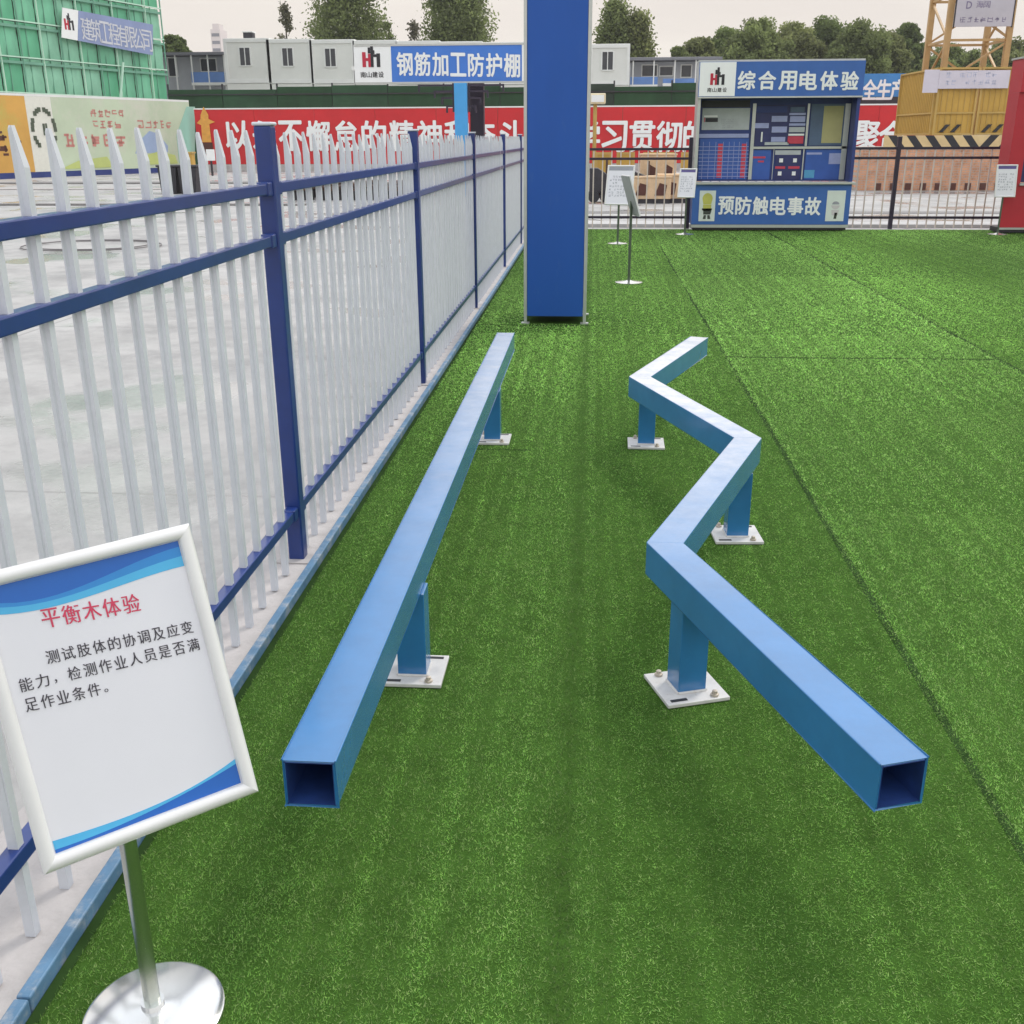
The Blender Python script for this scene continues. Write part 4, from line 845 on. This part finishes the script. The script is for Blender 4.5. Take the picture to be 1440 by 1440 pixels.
def mesh_panel(p, q, z0, z1, nrm):
    p, q = np.array(p, float), np.array(q, float); u = (q-p)/np.linalg.norm(q-p); Ln = np.linalg.norm(q-p); nrm = np.array(nrm, float)
    f = MB().prism([(.0, z0), (Ln, z0), (Ln, z1), (0, z1)], p, u, Z, -nrm, .03).build('mesh_panel', YELLOW, en)
    fr = MB()
    for s_ in (.03, Ln-.03): fr.bar(p+u*s_+nrm*.03+Z*z0, p+u*s_+nrm*.03+Z*z1, .06)
    for z_ in (z0+.03, z1-.03, z0+(z1-z0)*.33): fr.bar(p+u*.06+nrm*.03+Z*z_, p+u*(Ln-.06)+nrm*.03+Z*z_, .05)
    fr.build('panel_frame', YELLOWF, f)
    w_ = MB(); m_ = int(Ln/.16)
    for i in range(1, m_): w_.bar(p+u*Ln*i/m_+nrm*.012+Z*(z0+.06), p+u*Ln*i/m_+nrm*.012+Z*(z1-.06), .014)
    w_.build('mesh_wires', YELLOWF, f)
    if nrm[1] < -.5:
        s = MB(); i = .2
        while i < Ln-.4: s.prism([(i, z0+.08), (i+.11, z0+.08), (i+.30, z0+.30), (i+.19, z0+.30)], p, u, Z, nrm, .065); i += .34
        s.build('hazard_marks', BLACK, f)
zz0 = zmid+.002; xm = at(1373, 150, EY)[0]
mesh_panel((cA[0], EY, 0), (xm-.03, EY, 0), zz0, zt, (0, -1, 0)); mesh_panel((xm+.03, EY, 0), (at(1436, 150, EY)[0], EY, 0), zz0, zt, (0, -1, 0)); mesh_panel((at(1437, 150, EY)[0], EY, 0), (xR, EY, 0), zz0, zt, (0, -1, 0))
mesh_panel((cA[0]+.16-.28, EY+DEP, 0), (cA[0], EY+.04, 0), zz0, zt, (-1, 0, 0)); mesh_panel((cA[0]-.1, EY+DEP+.05, 0), (xR, EY+DEP+.05, 0), zz0, zt, (0, 1, 0))
eb = thing('enclosure_banner', 'pale blank looking banner tied along the top of the yellow enclosure', 'banner', at(1358, 113, EY-.12))
a, b = at(1297, 128, EY-.10), at(1421, 97, EY-.10); BNW = pm('banner_pale', srgb(206, 200, 210), .6, var=.08, scale=1.5)
xk = at(1320, 113, EY-.1)[0]
MB().box(a[0], xk-.002, EY-.12, EY-.09, a[2]-.05, b[2]).build('banner_end', BNW, eb); MB().box(xk, b[0], EY-.13, EY-.09, a[2]+.06, b[2]-.03).build('banner_sheet', BNW, eb)
mk = MB(); marks(mk, (xk+.2, EY-.132, a[2]+.14), X, Z, b[0]-xk-.4, .42, 2, .7, .5); mk.build('banner_text', pm('faint_print', srgb(180, 184, 205), .6), eb)
# crane mast
CYm = EY+1.7; mL = at(1327, 95, CYm); mR = at(1412, 95, CYm); MT = 7.8
cr_ = thing('crane_mast', 'yellow lattice tower crane mast rising from the yellow enclosure, top right', 'crane', ((mL[0]+mR[0])/2, CYm+1, zmid))
CRY = pm('crane_yellow', srgb(182, 148, 100), .55, var=.15, scale=2)
legs = [(mL[0], CYm), (mR[0], CYm), (mR[0]-.0, CYm+2.0), (mL[0]+0.0, CYm+2.0)]
for lx, ly in legs: MB().box(lx-.085, lx+.085, ly-.085, ly+.085, zmid, MT).build('leg', CRY, cr_)
lat = MB()
for i in range(4):
    (xa, ya), (xb, yb) = legs[i], legs[(i+1) % 4]; z = zmid+.2; k = 0
    while z < MT-1.2:
        lat.bar((xa, ya, z), (xb, yb, z), .07); p, q = ((xa, ya), (xb, yb)) if k % 2 else ((xb, yb), (xa, ya)); lat.bar((p[0], p[1], z+.05), (q[0], q[1], z+1.25), .06); z += 1.3; k += 1
lat.build('lattice', CRY, cr_)
ms = thing('mast_sign', 'pale grey sign board with faint lettering hung on the crane mast', 'sign board', at(1388, 38, CYm-.2))
a, b = at(1341, 38, CYm-.2), at(1431, -30, CYm-.2); MSG = pm('mast_sign_grey', srgb(186, 182, 190), .55, var=.06, scale=1.5)
MB().box(a[0], b[0], CYm-.25, CYm-.2, a[2], b[2]).build('board', MSG, ms)
fr = MB()
for xx in (a[0]-.03, b[0]+.003): fr.box(xx, xx+.027, CYm-.26, CYm-.19, a[2]-.03, b[2]+.03)
fr.build('side_frame', DARK, ms)
mk = MB(); marks(mk, (a[0]+.15, CYm-.253, a[2]+.10), X, Z, b[0]-a[0]-.3, .22, 1, .8, .5); c0 = at(1363, 7, CYm-.253); put_char(mk, 'D', c0, X, Z, .16, .20, .02)
for px in (1378, 1388): put_char(mk, '海' if px < 1380 else '阔', at(px, 6, CYm-.253), X, Z, .2, .2, .01)
mk.build('sign_text', pm('sign_violet_print', srgb(120, 110, 140), .6), ms)

# ------------------------------------------------------------------ loose things in the yard
fl = thing('flood_lamp', 'cream boxed flood lamp on a yellowish pole, just right of the tall column', 'lamp', at(838, 262, 33)*[1, 1, 0])
a, b = at(829, 146, 33), at(852, 131, 33); px_ = at(837, 150, 33)[0]
MB().tube([(px_, 33.2, -.01), (px_, 33.2, a[2]-.003)], .06, 10).build('pole', YELLOWF, fl, smooth=True); h_ = MB().box(a[0], b[0], 33.0, 33.5, a[2], b[2]).build('lamp_housing', CREAM, fl, bevel=.03); MB().box(a[0]+.05, b[0]-.05, 32.98, 32.998, a[2]+.05, b[2]-.05).build('lamp_glass', LETTER, h_)
MB().box(px_-.2, px_+.2, 33.0, 33.4, -.011, .05).build('foot', DARK, fl)
crates = [(914, 285, 28.2, 1.05, .62, 'pale plywood crate with dark openings, lowest left behind the far fence'), (955, 285, 28.4, 1.1, .66, 'pale plywood crate with dark openings beside the kiosk end'), (925, 262, 29.6, .95, 1.15, 'taller plywood crate standing behind the two low ones')]
for px, py, Yc, wd, ht, lb in crates:
    p = at(px, py, Yc); c = thing('plywood_crate', lb, 'crate', (p[0], Yc, 0), 'plywood crates'); x0, x1 = p[0]-wd/2, p[0]+wd/2
    MB().box(x0, x1, Yc, Yc+.7, .10, ht).build('box', WOOD, c, bevel=.01); MB().box(x0+.02, x1-.02, Yc+.02, Yc+.68, -.01, .098).build('skid', DARK, c)
    for k in range(2):
        xo = x0+wd*(.12+.48*k); MB().prism([(0, 0), (wd*.26, 0), (wd*.30, ht*.42), (wd*.12, ht*.50)], (xo, Yc-.001, ht*.30), X, Z, FR, .012).build('opening', BROWN, c)
    MB().box(x0-.02, x1+.02, Yc-.02, Yc+.72, ht+.002, ht+.04).build('lid', WOOD, c)
for px0, px1, Yc, lb in ((838, 858, 31.0, 'yellow barrier frame by the column'), (868, 890, 31.5, 'yellow barrier frame over the dark engine'), (905, 945, 33.0, 'wide yellow barrier frame behind the plywood crates'), (958, 976, 32.0, 'narrow yellow barrier frame at the kiosk end')):
    xa, xb = at(px0, 250, Yc)[0], at(px1, 250, Yc)[0]; zt = at(px0, 214, Yc)[2]
    c = thing('barrier_frame', lb, 'barrier', ((xa+xb)/2, Yc, 0), 'yellow barrier frames'); f = MB()
    for xx in (xa, xb): f.bar((xx, Yc, -.01), (xx, Yc, zt), .07)
    f.bar((xa, Yc, zt-.035), (xb, Yc, zt-.035), .065); f.bar((xa, Yc, .25), (xb, Yc, .25), .065); f.build('frame', YELLOWF, c); MB().box(xa+.036, xb-.036, Yc-.01, Yc+.01, .29, zt-.07).build('infill', YELLOW, c)
for px, Yc, wd, ht, lb in ((843, 28.6, .55, .85, 'dark wheeled engine set beside the blue column, behind the far fence'), (891, 28.6, .95, .80, 'dark wheeled engine set with a slanted hood between notice board and crates')):
    p = at(px, 280, Yc); c = thing('engine_set', lb, 'machine', (p[0], Yc, 0), 'engine sets'); x0, x1 = p[0]-wd/2, p[0]+wd/2
    MB().prism([(x0, .22), (x1, .22), (x1, ht*.75), (x0+wd*.4, ht), (x0, ht)], (0, Yc, 0), X, Z, Yv, .6).build('body', DARK, c, bevel=.02)
    for xx in (x0+.12, x1-.12): MB().tube([(xx, Yc-.08, .14), (xx, Yc-.01, .14)], .15, 14).build('wheel', BLACK, c)
    MB().box(x0+.05, x1-.05, Yc+.1, Yc+.4, .1, .215).build('chassis', BROWN, c); MB().tube([(x1-.1, Yc+.3, ht*.70), (x1-.1, Yc+.3, ht+.22)], .03, 8).build('exhaust_pipe', REBAR, c)
for px, py, lb in ((243, 273, 'black bin standing far behind the fence, left of the yellow bollard'), (270, 268, 'black bin standing just right of the yellow bollard')):
    p = at(px, py, 33.5); c = thing('black_bin', lb, 'bin', (p[0], 33.5, 0), 'black bins'); a, b = at(px-10, 0, 33.5)[0], at(px+10, 0, 33.5)[0]
    MB().prism([(-.24, 0), (.24, 0), (.3, .80), (-.3, .80)], (p[0], 33.2, -.01), X, Z, Yv, .6).build('tub', BLACK, c, bevel=.02); MB().box(p[0]-.33, p[0]+.33, 33.17, 33.83, .793, .85).build('lid', DARK, c, bevel=.01)
p = at(267, 255, 40); c = thing('yellow_bollard', 'ochre yellow square bollard in front of the join of the two hoardings', 'bollard', (p[0], 40, 0)); zt = at(267, 216, 40)[2]
MB().box(p[0]-.17, p[0]+.17, 40, 40.34, -.01, zt).build('shaft', YELLOW, c, bevel=.02); MB().prism([(-.2, -.2), (.2, -.2), (.2, .2), (-.2, .2)], (p[0], 40.17, zt+.002), X, Yv, Z, .06).build('cap', YELLOWF, c)
p = at(296, 225, 50); c = thing('white_panel_sign', 'small white board on a post in front of the red hoarding', 'sign', (p[0], 50, 0)); a, b = at(291, 226, 50), at(301, 210, 50)
MB().box(a[0], b[0], 50, 50.04, a[2], b[2]).build('board', LETTER, c); MB().box(p[0]-.04, p[0]+.04, 50.045, 50.12, -.01, b[2]-.05).build('post', DARK, c)
ca = MB(); pts = []
for k in range(60): t = k/59*4*math.pi; pts.append((-8.0+1.15*math.cos(t)*(1-.004*k), 16.4+.9*math.sin(t)+.006*k, .012+.004*math.sin(3*t)))
ca.tube(pts, .010, 6); o = ca.build('steel_cable', pm('cable_grey', srgb(120, 116, 116), .6, metal=.3), smooth=True); tag(o, 'loose coil of grey cable lying on the concrete behind the fence', 'cable')

# ------------------------------------------------------------------ trees
def leaves(name, pts, size, cols, parent, jit=.35):
    n = len(pts); a = rng.normal(size=(n, 3)); a /= np.linalg.norm(a, axis=1)[:, None]; b = np.cross(a, rng.normal(size=(n, 3))); b /= np.linalg.norm(b, axis=1)[:, None]
    s = size*rng.uniform(.6, 1.35, (n, 1)); off = parent_world(parent); P = pts-off
    V = np.stack([P-a*s, P+b*s*.55, P+a*s, P-b*s*.55], 1).reshape(-1, 3)
    me = bpy.data.meshes.new(name); me.vertices.add(4*n); me.loops.add(4*n); me.polygons.add(n); me.vertices.foreach_set('co', V.reshape(-1)); me.loops.foreach_set('vertex_index', np.arange(4*n, dtype=np.int32)); me.polygons.foreach_set('loop_start', np.arange(0, 4*n, 4, dtype=np.int32)); me.update()
    ca = me.color_attributes.new('Col', 'FLOAT_COLOR', 'POINT'); c = cols*rng.uniform(1-jit, 1+jit, (n, 1)); ca.data.foreach_set('color', np.repeat(np.column_stack([c, np.ones(n)]), 4, axis=0).reshape(-1).astype(np.float32))
    me.materials.append(LEAF); o = bpy.data.objects.new(name, me); COL.objects.link(o); o.parent = parent; return o
def tree(name, label, pxc, Y, top_px, half_px, base_frac, kind, col, dens=1.0, group=None):
    top = at(pxc, top_px, Y); half = half_px/FPX*Y*1.03; x, H = top[0], top[2]; r = thing(name, label, 'tree', (x, Y, 0), group)
    z0 = H*base_frac; trunk = MB().tube([(x, Y, -.05), (x+.05*H*.2*random.uniform(-1, 1), Y, H*.4), (x, Y, H*.93)], [H*.022, H*.016, .03], 8); trunk.build('trunk', BARK, r, smooth=True)
    pts, cl_ = [], []; col = np.array(col); limb = MB()
    if kind == 'conifer':
        nb_ = int(230*dens)
        for k in range(nb_):
            t = random.random()**.85; z = z0+(H-z0)*t; rad = half*(1-t)**.48*random.uniform(.72, 1.06)+.15; an = random.uniform(0, 6.283); tip = np.array([x+rad*math.cos(an), Y+rad*math.sin(an), z+rad*.12])
            st_ = np.array([x, Y, z-.25*rad]); m_ = int(170*max(.3, rad/half)*1.2); tt = rng.uniform(.35, 1.05, (m_, 1)); pp = st_+(tip-st_)*tt+rng.normal(scale=(.30+.10*half*.3), size=(m_, 3))
            pts.append(pp); cl_.append(np.tile(col*random.uniform(.6, 1.4), (m_, 1)))
            if k % 6 == 0: limb.tube([st_, tip*.6+st_*.4], [.06, .02], 5)
    elif kind == 'sparse':
        for k in range(int(46*dens)):
            t = random.random(); z = z0+(H-z0)*t; rad = half*(1.05-t)*random.uniform(.5, 1.1)+.1; an = random.uniform(0, 6.283); st_ = np.array([x, Y, z-.2]); tip = np.array([x+rad*math.cos(an), Y+rad*math.sin(an), z+.35*rad]); limb.tube([st_, tip], [.05, .015], 5)
            m_ = 26; tt = rng.uniform(.4, 1.05, (m_, 1)); pts.append(st_+(tip-st_)*tt+rng.normal(scale=.16, size=(m_, 3))); cl_.append(np.tile(col*random.uniform(.6, 1.4), (m_, 1)))
    else:
        for k in range(int(210*dens)):
            an = random.uniform(0, 6.283); el = random.uniform(-.55, 1.5); rr = random.uniform(.45, 1.0); hz_ = (H-z0)/2; c_ = np.array([x+half*rr*math.cos(an)*math.cos(el)*.85, Y+half*rr*math.sin(an)*math.cos(el)*.85, z0+hz_+hz_*.86*rr*math.sin(el)])
            cr2 = half*random.uniform(.11, .22); m_ = 330; d = rng.normal(size=(m_, 3)); d /= np.linalg.norm(d, axis=1)[:, None]; pts.append(c_+d*cr2*rng.uniform(.05, 1.35, (m_, 1))*[1, 1, .8]); cl_.append(np.tile(col*random.uniform(.7, 1.3), (m_, 1)))
            if k % 14 == 0: limb.tube([(x, Y, z0*.8), (np.array([x, Y, z0])+c_)/2, c_], [.16, .09, .03], 5)
    limb.build('limbs', BARK, r, smooth=True); leaves('crown', np.vstack(pts), .15 if kind != 'sparse' else .13, np.vstack(cl_), r, .22)
G1 = (.160, .205, .070); G2 = (.200, .240, .088); G3 = (.235, .260, .100)
tree('conifer_tree', 'broad dark conifer rising out of view behind the left containers', 481, 102, -95, 66, .10, 'conifer', G2, 1.5)
tree('conifer_tree', 'broad dark conifer rising out of view behind the blue shed fascia', 641, 104, -75, 60, .10, 'conifer', G2, 1.5)
tree('sparse_tree', 'thin ragged young tree above the second white container', 400, 95, 7, 24, .45, 'sparse', (.17, .165, .10), 1.5)
tree('sparse_tree', 'small narrow tree between the two broad conifers, above the emblem', 546, 98, 30, 10, .5, 'sparse', G2, .8)
tree('sparse_tree', 'small ragged tree at the left foot of the second conifer', 582, 98, 30, 15, .5, 'sparse', (.17, .16, .105), 1.1)
tree('leafy_tree', 'dark bush crowned tree beside the green scaffold building', 243, 96, 42, 26, .35, 'round', G1, .8)
tree('leafy_tree', 'round topped tree just right of the tall blue column', 866, 100, 6, 30, .25, 'conifer', G2, 1.0)
tree('leafy_tree', 'lower tree leaning beside the one right of the column', 898, 100, 22, 20, .3, 'conifer', G3, .8)
row = [(955, 62, 20, 'lowest tree at the left end of the long treeline'), (985, 48, 30, 'second tree from the left end of the long treeline'), (1020, 36, 36, 'third tree from the left in the treeline, above the kiosk emblem'), (1068, 22, 42, 'tall broad tree above the left half of the kiosk header'), (1118, 27, 40, 'broad tree above the middle of the kiosk header'), (1162, 20, 40, 'tallest broad tree above the right half of the kiosk header'), (1212, 26, 40, 'broad tree above the right end of the kiosk header'), (1250, 40, 32, 'broad tree between the kiosk and the yellow enclosure'), (1282, 26, 26, 'pointed tree just left of the crane mast'), (1345, 62, 44, 'dark tree seen through the crane mast'), (1425, 50, 36, 'dark tree right of the crane mast')]
for i, (px, ty, hw, lb) in enumerate(row): tree('leafy_tree', lb, px, 100+(i*37 % 11), ty-4, hw*1.25, .05, 'round', (G2, G3, G1)[i % 3], 1.0, 'trees in the long treeline')

blades()

# ------------------------------------------------------------------ thin evening haze
hb = MB().box(-330, 330, -50, 640, -1.2, 36).build('haze', bpy.data.materials.new('haze_air')); hb['kind'] = 'stuff'
hm = hb.data.materials[0]; hm.use_nodes = True; t_ = hm.node_tree; t_.nodes.clear(); vo = t_.nodes.new('ShaderNodeVolumePrincipled'); vo.inputs['Color'].default_value = (.93, .93, .95, 1); vo.inputs['Density'].default_value = .00042
oo = t_.nodes.new('ShaderNodeOutputMaterial'); t_.links.new(vo.outputs[0], oo.inputs['Volume'])
